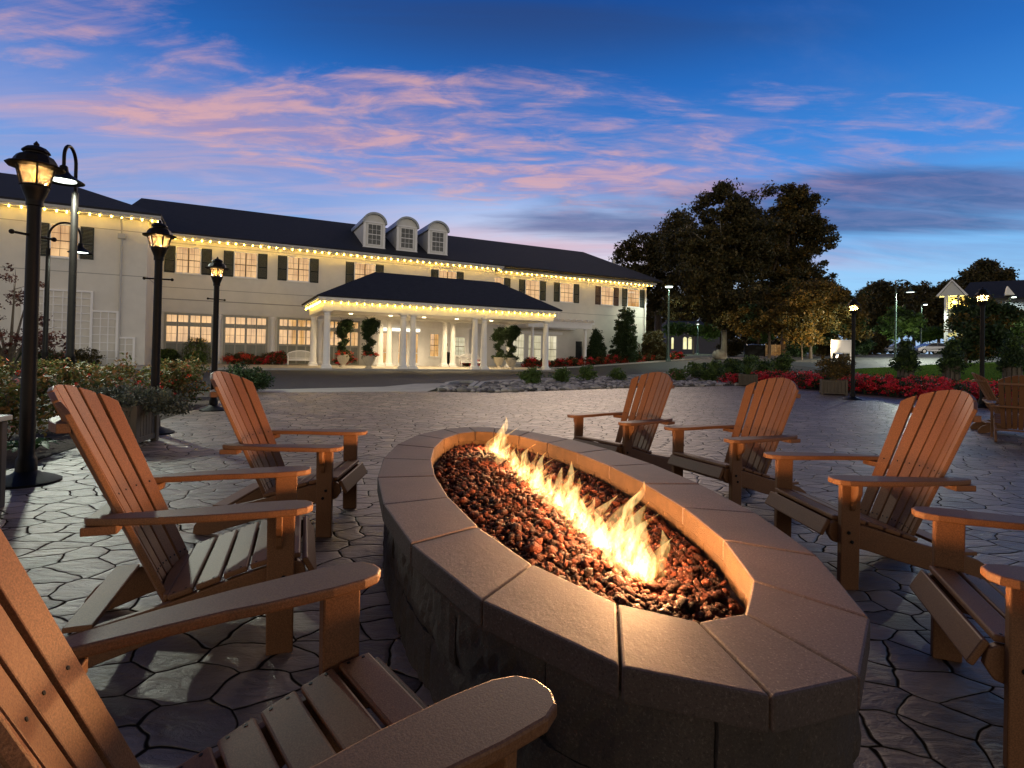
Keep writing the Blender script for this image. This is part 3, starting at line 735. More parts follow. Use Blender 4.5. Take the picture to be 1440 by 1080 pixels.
cl = MB(); cl.box(CX0 + .67, CX1 - .85, -9.32, -3.88, Z0 + .18, Z0 + .24); cl.build('ceiling', M['white'], canopy)
cr = MB(); hip(cr, CX0 - .32, CX1 + .32, CY0 - .32, CY1 + .32, Z1 + .241, 6.68, 4.3, 3.3, .08); cr.build('roof', M['shingle'], canopy)
for xx in (12, 14.8, 17.3, 19.9, 22.8):
    for yy in (-8.1, -5.1):
        d = MB(); d.lathe([(.13, 0), (.14, -.03), (.10, -.035)], 14, (xx, yy, Z0 + .175)); d.build('downlight', emit('downlight', (1, .78, .40), 9.0) if xx == 12 and yy < -6 else bpy.data.materials['downlight'], canopy)
        lamp('downlight_lamp', 'SPOT', 340, (1.0, .76, .43), (xx, yy, Z0 + .08), canopy, .08, (0, 0, 0), 150, .8)
# link from canopy to the door
lk = MB(); lk.box(14.2, 22.6, -2.58, -1.73, 3.75, 4.1); lk.build('link_roof', M['white'], canopy, bevel=.02)

# ------------------------------------------------------------------ strings of bulbs along the eaves
bulb_mb = MB().ball((0, 0, 0), .034, 6, (1, 1, 1.25)); bulb_mb.lathe([(.02, .04), (.024, .09)], 6)
BULB = None
def string_lights(label, pts, spacing, drop=.05):
    global BULB, dim
    t = empty('string_lights', BO, BA); tag(t, label, 'string lights', 'strings of warm bulbs along the eaves')
    w = MB(); w.tube([Vector(p) + Vector((0, 0, .06)) for p in pts], .008, 5); w.build('wire', M['wire'], t)
    for p, q in zip(pts, pts[1:]):
        p = Vector(p); q = Vector(q); L = (q - p).length; n = max(1, round(L / spacing))
        for k in range(n):
            c = p.lerp(q, (k + .5) / n)
            if BULB is None:
                b = bulb_mb.build('bulb', M['bulb'], t, smooth=R(60)); BULB = b; dim = b.data.copy(); dim.materials[0] = M['bulb_dim']
            else:
                b = BULB.copy(); COL.objects.link(b); b.parent = t
            if 'canopy' in label: b.data = dim
            b.location = c + Vector((random.uniform(-.03, .03), 0, -drop + random.uniform(-.02, .02)))
string_lights('row of warm bulbs under the eaves of the near left wing', [(-16.5, -5.86, EH - .27), (.50, -5.86, EH - .27), (.50, -.70, EH - .27)], .50)
string_lights('row of warm bulbs along the main front under the dormers', [(.75, -.56, EH - .27), (25.8, -.56, EH - .27)], .53)
string_lights('row of warm bulbs along the set back right wing eaves', [(26.0, .44, EH - .27), (44.0, .44, EH - .27)], .53)
string_lights('row of warm bulbs along the cornice of the entrance canopy', [(CX0 - .10, CY1, Z1 - .04), (CX0 - .10, CY0 - .09, Z1 - .04), (CX1 + .05, CY0 - .09, Z1 - .04)], .47)

# ------------------------------------------------------------------ fire pit
pit = empty('fire_pit', (.133, 3.151, 0), R(-76.1))
tag(pit, 'long oval fire pit of concrete blocks with wide capstones in the patio centre', 'fire pit')
AO, BOu, AI, BI = 2.069, .856, 1.752, .544
def ell(a, b, n, ph=0.0):
    """n points of an ellipse at equal steps along the edge"""
    t = np.linspace(0, 2 * np.pi, 4001); x, y = a * np.cos(t), b * np.sin(t)
    s = np.concatenate([[0], np.cumsum(np.hypot(np.diff(x), np.diff(y)))])
    tt = np.interp(np.linspace(0, s[-1], n, endpoint=False) + ph * s[-1] / n, s, t)
    return tt
NS = 21; tt = None
def ell_turn(a, b, n, ph, k):
    """like ell, but with shorter steps where the edge turns"""
    t = np.linspace(0, 2 * np.pi, 4001); x, y = a * np.cos(t), b * np.sin(t)
    an = np.unwrap(np.arctan2(np.gradient(y), np.gradient(x))); d = np.hypot(np.diff(x), np.diff(y)) + k * np.diff(an)
    s = np.concatenate([[0], np.cumsum(d)])
    return np.interp(np.linspace(0, s[-1], n, endpoint=False) + ph * s[-1] / n, s, t)
tt = ell_turn((AO + AI) / 2, (BOu + BI) / 2, NS, .62, .50)
CAPZ0, CAPZ1 = .42, .50
for i in range(NS):
    t0, t1 = tt[i], tt[(i + 1) % NS] + (2 * np.pi if i == NS - 1 else 0)
    e = .0035 / max(.5, math.hypot(AO * math.sin((t0 + t1) / 2), BOu * math.cos((t0 + t1) / 2)))
    t0 += e; t1 -= e; k = 2
    ou = [(AO * math.cos(a), BOu * math.sin(a)) for a in np.linspace(t0, t1, k)]
    inn = [(AI * math.cos(a), BI * math.sin(a)) for a in np.linspace(t1, t0, k)]
    s_ = MB(); dz = random.uniform(-.0015, .0015)
    s_.prism(ou + inn, CAPZ0, CAPZ1 + dz, lambda a, b, h: Vector((a, b, h)))
    o = s_.build('capstone', M['cap'], pit, bevel=.007, seg=2)
    o.data.materials.append(M['cap_side_shade']); o.data.materials.append(M['liner'])          # split outer side with shade in its colour; inner face darkened to dim firelight
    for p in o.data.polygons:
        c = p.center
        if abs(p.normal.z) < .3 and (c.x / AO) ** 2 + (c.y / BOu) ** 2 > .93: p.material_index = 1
        elif abs(p.normal.z) < .3 and (c.x / AI) ** 2 + (c.y / BI) ** 2 < 1.06: p.material_index = 2
def ring_blocks(a, b, n, z0, z1, th, ph, jit, gap=.004, split=0.0):
    """ring of wall blocks; split > 0 breaks their outer faces up like split stone"""
    mb = MB(); t = ell(a, b, n, ph); g = np.random.default_rng(int(z1 * 100) + n)
    for i in range(n):
        t0, t1 = t[i], t[(i + 1) % n] + (2 * np.pi if i == n - 1 else 0)
        e = gap / 2 / max(.4, math.hypot(a * math.sin((t0 + t1) / 2), b * math.cos((t0 + t1) / 2)))
        j = random.uniform(-jit, jit); nu, nv = (15, 7) if split else (4, 2)
        an = np.linspace(t0 + e, t1 - e, nu); zs = np.linspace(z0 + .002, z1 - .002, nv)
        d = np.zeros((nu, nv))
        if split:
            lo = g.normal(size=(5, 4)) * .6; u_, v_ = np.linspace(0, 3.999, nu), np.linspace(0, 2.999, nv)
            for p in range(nu):
                for q in range(nv):
                    x0, y0 = int(u_[p]), int(v_[q]); fx, fy = u_[p] - x0, v_[q] - y0
                    d[p, q] = (lo[x0, y0] * (1 - fx) + lo[x0 + 1, y0] * fx) * (1 - fy) + (lo[x0, y0 + 1] * (1 - fx) + lo[x0 + 1, y0 + 1] * fx) * fy
            d += g.normal(size=(nu, nv)) * .42; d *= split
            d[0] -= split * 1.2; d[-1] -= split * 1.2; d[:, 0] -= split * 1.2; d[:, -1] -= split * 1.0
        vs = [(((a + j + d[p, q]) * math.cos(an[p])), (b + j + d[p, q]) * math.sin(an[p]), zs[q]) for p in range(nu) for q in range(nv)]
        ins_ = [((a - th) * math.cos(an[p]), (b - th) * math.sin(an[p]), z) for p in range(nu) for z in (zs[0], zs[-1])]; o_ = nu * nv
        fs = [(p * nv + q, (p + 1) * nv + q, (p + 1) * nv + q + 1, p * nv + q + 1) for p in range(nu - 1) for q in range(nv - 1)]
        fs += [(o_ + 2 * p, o_ + 2 * p + 1, o_ + 2 * p + 3, o_ + 2 * p + 2) for p in range(nu - 1)]
        fs += [(p * nv, o_ + 2 * p, o_ + 2 * p + 2, (p + 1) * nv) for p in range(nu - 1)] + [(p * nv + nv - 1, (p + 1) * nv + nv - 1, o_ + 2 * p + 3, o_ + 2 * p + 1) for p in range(nu - 1)]
        fs += [tuple(range(nv)) + (o_ + 1, o_), tuple(range((nu - 1) * nv, nu * nv))[::-1] + (o_ + 2 * nu - 2, o_ + 2 * nu - 1)]
        mb.add(vs + ins_, fs)
    return mb
w = ring_blocks(AO - .045, BOu - .045, 22, -.05, .2, .10, .1, .006, .005, .007)
w2 = ring_blocks(AO - .045, BOu - .045, 22, .2, CAPZ0, .10, .6, .006, .005, .007); w.add(w2.v, w2.f)
w.build('block_wall', M['block'], pit)
w = ring_blocks(AI + .035, BI + .035, 34, .25, CAPZ0 + .002, .03, .2, .002); w.build('inner_wall', M['liner'], pit, bevel=.004)
fl = MB(); fl.prism([((AI + .03) * math.cos(a), (BI + .03) * math.sin(a)) for a in np.linspace(0, 2 * np.pi, 64, endpoint=False)], .24, .355, lambda a, b, h: Vector((a, b, h)))
fl.build('pit_floor', M['mulch'], pit)
def pw(x, y, z): return pit.matrix_basis @ Vector((x, y, z))
pitM = Matrix.Translation((.133, 3.151, 0)) @ Matrix.Rotation(R(-76.1), 4, 'Z')
pts = []; rad = []
while len(pts) < 10500:
    x, y = random.uniform(-AI, AI), random.uniform(-BI, BI)
    q = math.hypot(x / (AI - .035), y / (BI - .035))
    if q < 1:
        r = random.choice((.008, .010, .012, .015, .021)) * random.uniform(.85, 1.2)
        p = pitM @ Vector((x, y, .382 + .046 * (1 - q * q) + random.uniform(-.020, .016)))
        pts.append(tuple(p)); rad.append(r)
lava = rocks('lava_rocks', pts, rad, M['lava'], 5, .85, None, 1, False, .55); lava['label'] = 'dark red brown lava gravel filling the fire pit round the flames'; lava['category'] = 'lava rock'
# the fire: separate curling tongues along the burner
fire = empty('fire', tuple(pitM @ Vector((0, 0, .38)))); tag(fire, 'line of bright yellow flames burning along the middle of the fire pit', 'fire')
line = [(690, 632), (725, 662), (756, 692), (796, 722), (837, 758), (873, 788), (908, 816)]
def on_plane(u, v, z):
    r = ray(u, v); k = (z - CAM_H) / r.z; return Vector((r.x * k, r.y * k, z))
FL = [on_plane(u, v, .43) for u, v in line]
def tongue(p, h, w, lean, seed):
    """one curling tongue: flat rounded section, twisting as it rises"""
    g = random.Random(seed); n = 16; m = MB(); N_ = 12; rings = []
    ph = g.uniform(0, 6.28); wob = g.uniform(.08, .20) * h; tw = g.uniform(3.0, 6.5); a0 = g.uniform(-.6, .6); tws = g.uniform(-1.4, 1.4); th = g.uniform(.28, .5); bul = g.uniform(.22, .42)
    for i in range(n + 1):
        t = i / n
        c = p + Vector((lean[0] * t ** 1.4 + wob * t * math.sin(ph + tw * t), lean[1] * t ** 1.4 + wob * .7 * t * math.cos(ph * 1.3 + tw * t), h * t))
        r = w * ((t / bul) ** .45 if t < bul else max(0.0, 1 - ((t - bul) / (1 - bul))) ** .85) * (1 + .18 * math.sin(ph * 2 + 11 * t))
        r = max(r, .0012 if i else w * .25); a = a0 + tws * t
        rings.append([c + Vector((math.cos(a), math.sin(a), .15)) * (r * math.cos(2 * math.pi * k / N_)) + Vector((-math.sin(a), math.cos(a), 0)) * (r * th * math.sin(2 * math.pi * k / N_)) for k in range(N_)])
    vs = [q for r_ in rings for q in r_]; fs = []
    for i in range(n):
        for k in range(N_): a = i * N_ + k; b = i * N_ + (k + 1) % N_; fs.append((a, b, b + N_, a + N_))
    fs += [tuple(range(N_))[::-1], tuple(range(n * N_, (n + 1) * N_))]
    m.add(vs, fs); return m
NF = 260
for i in range(NF):
    s_ = (i + random.random()) / NF * (len(FL) - 1); a = min(int(s_), len(FL) - 2); c = FL[a].lerp(FL[a + 1], s_ - a)
    big = (.62 + .38 * math.sin(s_ * 7.3 + .5)) * (.6 + .4 * math.sin(s_ * 2.3 + 1.1) ** 2) * random.uniform(.6, 1.25)
    h = random.choice((.05, .07, .08, .10, .13, .18)) * random.uniform(.85, 1.2) * (.60 + .80 * big)
    c = c + Vector((random.gauss(0, .020), random.gauss(0, .03), random.uniform(-.03, -.005)))
    m = tongue(Vector(c) - fire.location, h, random.uniform(.014, .022) + h * .125, (h * random.uniform(.0, .60), h * random.uniform(-.25, .30)), i * 7 + 1)
    m.build('flame', M['flame'], fire, smooth=4)
for i in range(7):
    c = FL[i] - fire.location
    lamp('fire_light', 'POINT', FIRE_W / 7, (1.0, .50, .20), (c.x, c.y, c.z + .085), fire, .05)

# ------------------------------------------------------------------ chairs
def make_chair(label):
    t = empty('adirondack_chair'); tag(t, label, 'chair', 'wooden chairs around the fire pit')
    L = M['lumber']
    for s in (-1, 1):
        # arm: wide paddle with a clipped round front, narrower behind
        out = [(.272, .30), (.276, .385), (.292, .430), (.325, .452), (.368, .452), (.402, .432), (.420, .395), (.424, .30), (.415, .10), (.398, -.06), (.372, -.20), (.345, -.285), (.318, -.300), (.300, -.285), (.296, -.10), (.292, .06), (.280, .15)]
        a = MB(); a.prism(out, .545, .572, lambda x, y, h: Vector((s * x, y, h))); a.build('arm', L, t, bevel=.006)
        lg = MB(); lg.prism([(.295, 0), (.392, 0), (.388, .5445), (.288, .5445)][::1], .309, .343, lambda y, z, h: Vector((s * h, y, z))); lg.build('leg', L, t, bevel=.005)
        b = MB(); b.prism([(.344, .5445), (.405, .5445), (.403, .50), (.385, .465), (.366, .455), (.358, .42), (.344, .40)], .320, .345, lambda x, z, h: Vector((s * x, h, z))); b.build('arm_bracket', L, t, bevel=.004)
        st = MB(); outl = [(.435, .275), (.425, .325), (.400, .340), (.33, .334), (.22, .308), (.10, .272), (-.02, .236), (-.14, .205), (-.26, .178), (-.36, .148), (-.43, .105), (-.468, .055), (-.475, .012), (-.455, 0), (-.375, 0), (-.25, .045), (-.10, .090), (.06, .135), (.22, .185), (.34, .215), (.41, .235)]
        st.prism(outl, .276, .306, lambda y, z, h: Vector((s * h, y, z))); st.build('rear_leg', L, t, bevel=.005)
    # seat: one slanted front board and the slats behind it
    se = MB()
    def slat(y, z, ang, wd, th=.022, hw=.300):
        Mx = Matrix.Translation((0, y, z)) @ Matrix.Rotation(ang, 4, 'X'); se.box(-hw, hw, -wd / 2, wd / 2, 0, th, Mx)
    slat(.437, .300, R(-62), .088)
    path = [(.370, .343, R(4), .084), (.276, .328, R(14), .084), (.184, .303, R(17), .084), (.092, .274, R(17.5), .084), (.0, .246, R(16), .084)]
    for y, z, a_, w_ in path: slat(y, z, a_, w_)
    se.build('seat', L, t, bevel=.006)
    # rear seat board with a curved front edge, behind and under the back
    rs = MB(); cur = [(x, -.062 - .55 * (.26 ** 2 - x * x)) for x in np.linspace(-.262, .262, 11)]
    rs.prism(cur[::-1] + [(-.262, -.048), (.262, -.048)], 0, .022, lambda x, y, h: Vector((x, y, .226 + (y + .05) * .26 + h)))
    rs.box(-.30, .30, -.36, -.27, .166, .186, Matrix.Translation((0, 0, 0)) )
    rs.build('seat_rear_board', L, t, bevel=.004)
    # fan back: seven slats on a curve
    bk = MB(); kc = 1.28
    def bpt(x_b, x_t, z):       # centre surface of a slat at height z
        q = (z - .17) / (1.016 - .17); x = x_b + (x_t - x_b) * q
        y = -.088 - .403 * q + kc * x * x
        return Vector((x, y, z))
    scr = MB()
    for i in range(-3, 4):
        xb, xt = i * .0625, i * .0795
        p0, p1 = bpt(xb, xt, .185), bpt(xb, xt, .95)
        Ld = (p1 - p0).normalized(); W = Vector((1, 2 * kc * (xb + xt) / 2, 0)); W = (W - Ld * W.dot(Ld)).normalized(); Nn = W.cross(Ld).normalized()
        wb, wt = .0275, .0362
        def ztop(x): return 1.016 - 1.16 * x * x
        def lin(o, zt):        # point on slat edge at height zt
            e0 = p0 + W * (o * wb); e1 = p1 + W * (o * wt); q = (zt - e0.z) / (e1.z - e0.z); return e0.lerp(e1, q)
        ol = [lin(-1, .185 + 0), lin(1, .185)]
        for o in (1, .5, 0, -.5, -1):
            ol.append(lin(o, ztop(xt + o * wt)))
        nn = len(ol); vs = ol + [p - Nn * .021 for p in ol]
        if Nn.y < 0: vs = ol + [p + Nn * .021 for p in ol]
        bk.add(vs, [tuple(range(nn)), tuple(range(nn, 2 * nn))[::-1]] + [(j, nn + j, nn + (j + 1) % nn, (j + 1) % nn) for j in range(nn)])
        fn = Nn if Nn.y > 0 else -Nn
        for zz, oo in ((.262, (-.5, .5)), (.575, (0,))):
            for o in oo:
                c = lin(o, zz) + fn * .0004; q_ = fn.to_track_quat('Z', 'Y').to_matrix().to_4x4(); q_.translation = c
                tm = MB().lathe([(.0042, -.002), (.0042, .0012), (.002, .0016)], 8); scr.add([q_ @ Vector(v) for v in tm.v], tm.f)
    bk.build('backrest', L, t, bevel=.0035)
    def rail(z, hw, wid, th=.030):
        xs = np.linspace(-hw, hw, 11); q = (z - .17) / .846
        fr = [(x, -.088 - .403 * q + kc * x * x - .028) for x in xs]; bk_ = [(x, y - wid) for x, y in fr][::-1]
        m = MB(); m.prism(fr + bk_, z - th / 2, z + th / 2, lambda a, b, h: Vector((a, b, h))); return m
    rail(.875, .268, .045, .035).build('back_rail', L, t, bevel=.003)
    q = (.53 - .17) / .846
    m = MB(); xs = np.linspace(-.362, .362, 13)
    m.prism([(x, min(-.088 - .403 * q + kc * x * x - .026, -.19)) for x in xs] + [(x, -.318 + .02 * (abs(x) > .3)) for x in xs[::-1]], .514, .5445, lambda a, b, h: Vector((a, b, h)))
    m.build('arm_rail', L, t, bevel=.004)
    for s in (-1, 1):
        for y, z in ((.335, .245), (.352, .292)):
            tm = MB().lathe([(.009, -.002), (.009, .004), (.005, .006)], 10); Mx = Matrix.Translation((s * .3435, y, z)) @ Matrix.Rotation(s * R(90), 4, 'Y'); scr.add([Mx @ Vector(v) for v in tm.v], tm.f)
        for k in range(5):
            y, z, a_, w_ = path[k]
            for o in (-.02, .02):
                Mx = Matrix.Translation((0, y, z)) @ Matrix.Rotation(a_, 4, 'X') @ Matrix.Translation((s * .285, o, .0222)); tm = MB().lathe([(.0045, -.002), (.0045, .001)], 8); scr.add([Mx @ Vector(v) for v in tm.v], tm.f)
    scr.build('screws', M['black'], t)
    return t
chair0 = make_chair('brown wooden chair nearest the camera, cut off by the bottom left corner of the picture')
def put_chair(o, x, y, deg, label=None, group=None):
    o.location = (x, y, gz(x, y) + .012); o.rotation_euler = (0, 0, R(deg - 90))
    if label: o['label'] = label
    if group: o['group'] = group
put_chair(chair0, -.499, 1.003, 38.7)
for x, y, d, lab, grp in (
    (-1.311, 2.345, 20.5, 'middle chair on the left side, between the nearest chair and the far left one', None),
    (-1.514, 3.809, 2.5, 'far left brown chair, beyond the left end of the fire pit', None),
    (2.08, 3.196, 181.5, 'nearest of the three orange backed chairs behind the right side of the fire pit', None),
    (1.888, 4.623, 203, 'middle one of the three orange backed chairs behind the right side of the fire pit', None),
    (1.159, 5.567, 216, 'farthest of the three orange backed chairs, beyond the far right side of the fire pit', None),
    (1.936, 1.778, 158, 'brown wooden chair cut off by the right edge, arms and front seat boards showing', None),
    (8.46, 9.42, -30, 'brown chair facing away at the right, its back seen edge on before red flowers', 'chairs facing away at the patio edge'),
    (7.8, 8.5, 50, 'brown chair facing away at the right edge, its slatted back seen from behind', 'chairs facing away at the patio edge')):
    c = copy_tree(chair0); put_chair(c, x, y, d, lab, grp)

# ------------------------------------------------------------------ lamps
def lantern_post(label, loc, h=2.87, rz=0.0, w=18):
    t = empty('lantern_post', loc, rz); tag(t, label, 'street lamp', 'lantern posts round the patio')
    p = MB()
    p.lathe([(.245, 0), (.245, .018), (.19, .045), (.11, .075), (.075, .10), (.072, .20), (.062, .215), (.055, .25), (.051, 1.2), (.048, h - .52), (.060, h - .515), (.060, h - .48), (.062, h - .46), (.090, h - .385), (.098, h - .362), (.098, h - .347)], 24)
    p.build('post', M['black'], t, smooth=R(40))
    a = MB(); a.tube([(-.16, 0, h - .77), (.16, 0, h - .77)], .011, 8); a.ball((-.165, 0, h - .77), .021, 6); a.ball((.165, 0, h - .77), .021, 6)
    a.build('ladder_rest', M['black'], t, smooth=R(50))
    g = MB(); n = 6; zb, zt = h - .345, h - .185
    for k in range(n):
        a0, a1 = 2 * math.pi * k / n, 2 * math.pi * (k + 1) / n; rb, rt = .098, .140; th = .004
        q = [(rb * math.cos(a0), rb * math.sin(a0), zb), (rb * math.cos(a1), rb * math.sin(a1), zb), (rt * math.cos(a1), rt * math.sin(a1), zt), (rt * math.cos(a0), rt * math.sin(a0), zt)]
        i_ = [(x * .965, y * .965, z) for x, y, z in q]
        g.add(q + i_, [(0, 1, 2, 3), (7, 6, 5, 4), (0, 4, 5, 1), (1, 5, 6, 2), (2, 6, 7, 3), (3, 7, 4, 0)])
    g.build('glass', M['glass'], t)
    c = MB()
    for k in range(n):
        a0 = 2 * math.pi * k / n; c.tube([(.101 * math.cos(a0), .101 * math.sin(a0), zb - .002), (.143 * math.cos(a0), .143 * math.sin(a0), zt)], .0085, 6)
    c.lathe([(.100, zb - .010), (.108, zb - .004), (.100, zb + .006)], 18); c.build('cage', M['black'], t)
    r = MB(); r.lathe([(.142, zt - .012), (.196, zt - .006), (.204, zt + .008), (.184, zt + .016), (.156, zt + .024), (.148, zt + .052), (.128, zt + .084), (.092, zt + .104), (.080, zt + .112), (.080, zt + .122), (.100, zt + .128), (.094, zt + .142), (.070, zt + .166), (.036, zt + .180), (.018, zt + .186), (.022, zt + .198), (.012, zt + .212), (.002, zt + .226)], 12)
    r.build('lantern_roof', M['black'], t, smooth=R(20))
    f = MB(); f.lathe([(.004, zb + .035), (.016, zb + .055), (.021, zb + .085), (.015, zb + .118), (.003, zb + .148)], 10); f.build('lamp_flame', M['lampflame'], t, smooth=4)
    s = MB(); s.lathe([(.03, zb), (.018, zb + .02), (.010, zb + .035)], 10); s.build('burner', M['black'], t)
    lamp('lantern_light', 'POINT', w, (1.0, .58, .22), (0, 0, zb + .09), t, .03)
    return t
def P0(x, y, dz=.012): return (x, y, gz(x, y) + dz)
lantern_post('tall black lantern post nearest the camera at the left edge of the patio', P0(-4.10, 4.72), rz=R(75))
lantern_post('second black lantern post from the left, beside the wooden planter', P0(-4.84, 7.55), rz=R(20))
lantern_post('third black lantern post from the left, behind the spiky plant and the far left chair', P0(-5.62, 10.5), rz=R(60))
lantern_post('dark lantern post standing in the red flowers near the white sign', P0(10.4, 16.9), 3.05, R(40), 110)
lantern_post('dark lantern post in the red flowers behind the chairs facing away', P0(12.55, 14.8), 3.18, R(10), 110)
def gooseneck(label, loc, h, rz, side=.55, mat_='black', watts=150, group='gooseneck lamps', sr=.36):
    t = empty('gooseneck_lamp', loc, rz); tag(t, label, 'street lamp', group)
    p = MB(); p.lathe([(.20, 0), (.20, .05), (.13, .12), (.10, .25), (.085, .9), (.095, .95), (.075, 1.0), (.070, h * .55), (.062, h - .9)], 20); p.build('pole', M[mat_], t, smooth=R(40))
    arc = [(0, 0, h - .95), (0, 0, h - side * .55)] + [(side / 2 - side / 2 * math.cos(a), 0, h - side * .5 + side * .5 * math.sin(a)) for a in np.linspace(.15, math.pi, 14)] + [(side, 0, h - side * .5 - .22)]
    a = MB(); a.tube(arc, .034, 10); a.build('arm', M[mat_], t, smooth=R(50))
    z = h - side * .5 - .20
    s = MB(); pr = [(.045, z + .02), (.07, z), (.085, z - .10), (.13, z - .16), (.24, z - .24), (sr, z - .31), (sr, z - .325), (sr - .02, z - .325), (.22, z - .255), (.10, z - .18), (.04, z - .15)]
    s.lathe(pr, 24, (side, 0, 0)); s.build('shade', M[mat_], t, smooth=R(40))
    b = MB(); b.lathe([(.02, z - .19), (.10, z - .20), (sr * .55, z - .275), (sr * .62, z - .30), (.02, z - .31)], 20, (side, 0, 0)); b.build('lens', M['whitebulb'] if mat_ != 'x' else M['sodium'], t, smooth=R(60))
    lamp('gooseneck_light', 'SPOT', watts, (.93, 1.0, .82), (side, 0, z - .36), t, .15, (0, 0, 0), 174, .25)
    return t
gooseneck('tall black gooseneck lamp with a bell shade rising from the rose bed', P0(-9.55, 12.0), 5.38, R(-70), .62, watts=1700)
gooseneck('smaller black gooseneck lamp farther back, close to the white trellis', P0(-15.9, 18.9), 5.38, R(8), 1.0, watts=420)
g_ = at(1259, 46); gooseneck('green gooseneck lamp by the car park beyond the lawn', tuple(g_), 6.6, R(-15), 1.05, 'green_metal', 6500, sr=.45)
def disc_lamp(label, loc, h, watts, arm=0.0, rz=0.0, r=.42):
    t = empty('flat_head_lamp', loc, rz); tag(t, label, 'street lamp', 'flat headed car park lamps')
    p = MB(); p.lathe([(.34, 0), (.34, .10), (.25, .16), (.20, .45), (.15, .6), (.16, 1.2), (.13, 1.3), (.10, 1.6), (.075, h)], 16); p.build('pole', M['green_metal'], t, smooth=R(40))
    hd = MB(); hd.lathe([(.08, h), (r, h + .09), (r, h + .16), (.20, h + .23), (.05, h + .26)], 20, (arm, 0, 0)); 
    if arm: hd.tube([(0, 0, h - .05), (arm, 0, h + .12)], .05, 8)
    hd.build('head', M['green_metal'], t, smooth=R(40))
    l = MB(); l.lathe([(.02, h + .03), (r - .05, h + .075), (r - .03, h + .06), (r - .10, h - .02), (.02, h - .05)], 20, (arm, 0, 0)); l.build('lens', M['whitebulb'], t, smooth=R(60))
    lamp('car_park_light', 'SPOT', watts, (.86, 1.0, .80), (arm, 0, h - .1), t, .2, (0, 0, 0), 165, .5)
    return t
disc_lamp('green lamp post with flat glowing head beside the right end of the hotel', tuple(at(939.5, 56)), 7.5, 2600)
disc_lamp('thin pale lamp post among the trees right of the hotel', tuple(at(981, 85)), 4.6, 1600, r=.2)
disc_lamp('distant lamp with a flat head behind the silver cars', tuple(at(1295, 84)), 7.4, 3000, .6, r=.34)
disc_lamp('distant lamp with a flat head beside the gabled house', tuple(at(1419, 80)), 8.2, 3000, .6, r=.36)

# ------------------------------------------------------------------ plants
def leaf_geo(cent, size, g, up=.35, aspect=.55, jitter=.35):
    """rhombic leaves at the given centres: one four-cornered face each"""
    n = len(cent)
    nr = g.normal(size=(n, 3)); nr[:, 2] += up * 2; nr /= np.linalg.norm(nr, axis=1)[:, None]
    a = np.cross(nr, g.normal(size=(n, 3))); a /= np.linalg.norm(a, axis=1)[:, None]; b = np.cross(nr, a)
    s = size * (1 + jitter * g.uniform(-1, 1, n))[:, None]
    c = cent
    v = np.stack([c - a * s, c - b * s * aspect - nr * s * .15, c + a * s, c + b * s * aspect - nr * s * .15], 1).reshape(-1, 3)
    return v, np.arange(4 * n).reshape(-1, 4)
def clumps(blobs, n_clump, per, cr, g, shell=.55, squash=.75):
    """leaf centres gathered in clumps spread through ellipsoids (centre, radii)"""
    vol = np.array([b[1][0] * b[1][1] * b[1][2] for b in blobs]) ** .8; vol = vol / vol.sum(); out = []
    for i in g.choice(len(blobs), n_clump, p=vol):
        c, r = blobs[i]
        d = g.normal(size=3); d /= np.linalg.norm(d); q = (shell + (1 - shell) * g.random()) if g.random() < .75 else g.random() * shell
        cc = np.array(c) + d * np.array(r) * q
        k = cr * g.uniform(.5, 1.5); m = int(per * g.uniform(.5, 1.4))
        e = g.normal(size=(m, 3)); e /= np.linalg.norm(e, axis=1)[:, None]; e *= (g.random(m) ** .5)[:, None] * k * 1.7
        st = np.array([g.uniform(.7, 1.4), g.uniform(.7, 1.4), squash * g.uniform(.6, 1.2)])
        out.append(cc + e * st)
    return np.concatenate(out)
def lobes(blobs, g, n=7, f=.42):
    """break a smooth crown outline up with smaller lobes standing out of it"""
    out = [(c, tuple(x * .82 for x in r)) for c, r in blobs]
    for c, r in blobs:
        for k in range(n):
            d = Vector((g.gauss(0, 1), g.gauss(0, 1), g.gauss(0, 1) + .3)).normalized(); s_ = g.uniform(.7, 1.02); q = f * g.uniform(.5, 1.1)
            out.append(((c[0] + d.x * r[0] * s_, c[1] + d.y * r[1] * s_, c[2] + d.z * r[2] * s_), (r[0] * q, r[1] * q, r[2] * q * .75)))
    return out
def foliage(name, blobs, n_clump, per, cr, size, m, parent, seed, **kw):
    g = np.random.default_rng(seed); sh = {k: kw.pop(k) for k in ('shell', 'squash') if k in kw}
    c = clumps(blobs, n_clump, per, cr, g, **sh)
    if kw.pop('floor', True): c[:, 2] = np.where(c[:, 2] < .02, .02 + np.abs(c[:, 2]) * .15, c[:, 2])
    v, f = leaf_geo(c, size, g, **kw)
    return np_mesh(name, v, f, m, parent)
def limbs(base_r, h, blobs, g, n=9, lean=(0, 0), fork=.35):
    """tapered trunk with limbs reaching into the crown"""
    m = MB(); top = Vector((lean[0], lean[1], h)); pts = [Vector((0, 0, -.1)), Vector((lean[0] * .15, lean[1] * .15, h * .25)), Vector((lean[0] * .5 + g.uniform(-.1, .1), lean[1] * .5, h * .6)), top]
    m.tube(pts, [base_r * 1.35, base_r, base_r * .8, base_r * .45], 10)
    for i in range(n):
        c, r = blobs[i % len(blobs)]; t = g.uniform(fork, .95)
        s = pts[1].lerp(pts[2], min(1, max(0, (t - .25) / .35))) if t < .6 else pts[2].lerp(pts[3], (t - .6) / .4)
        e = Vector(c) + Vector((g.uniform(-.7, .7) * r[0], g.uniform(-.7, .7) * r[1], g.uniform(-.3, .7) * r[2])); md = s.lerp(e, .5) + Vector((0, 0, -.08 * (e - s).length))
        m.tube([s, md, e], [base_r * .42, base_r * .24, base_r * .06], 7)
    return m
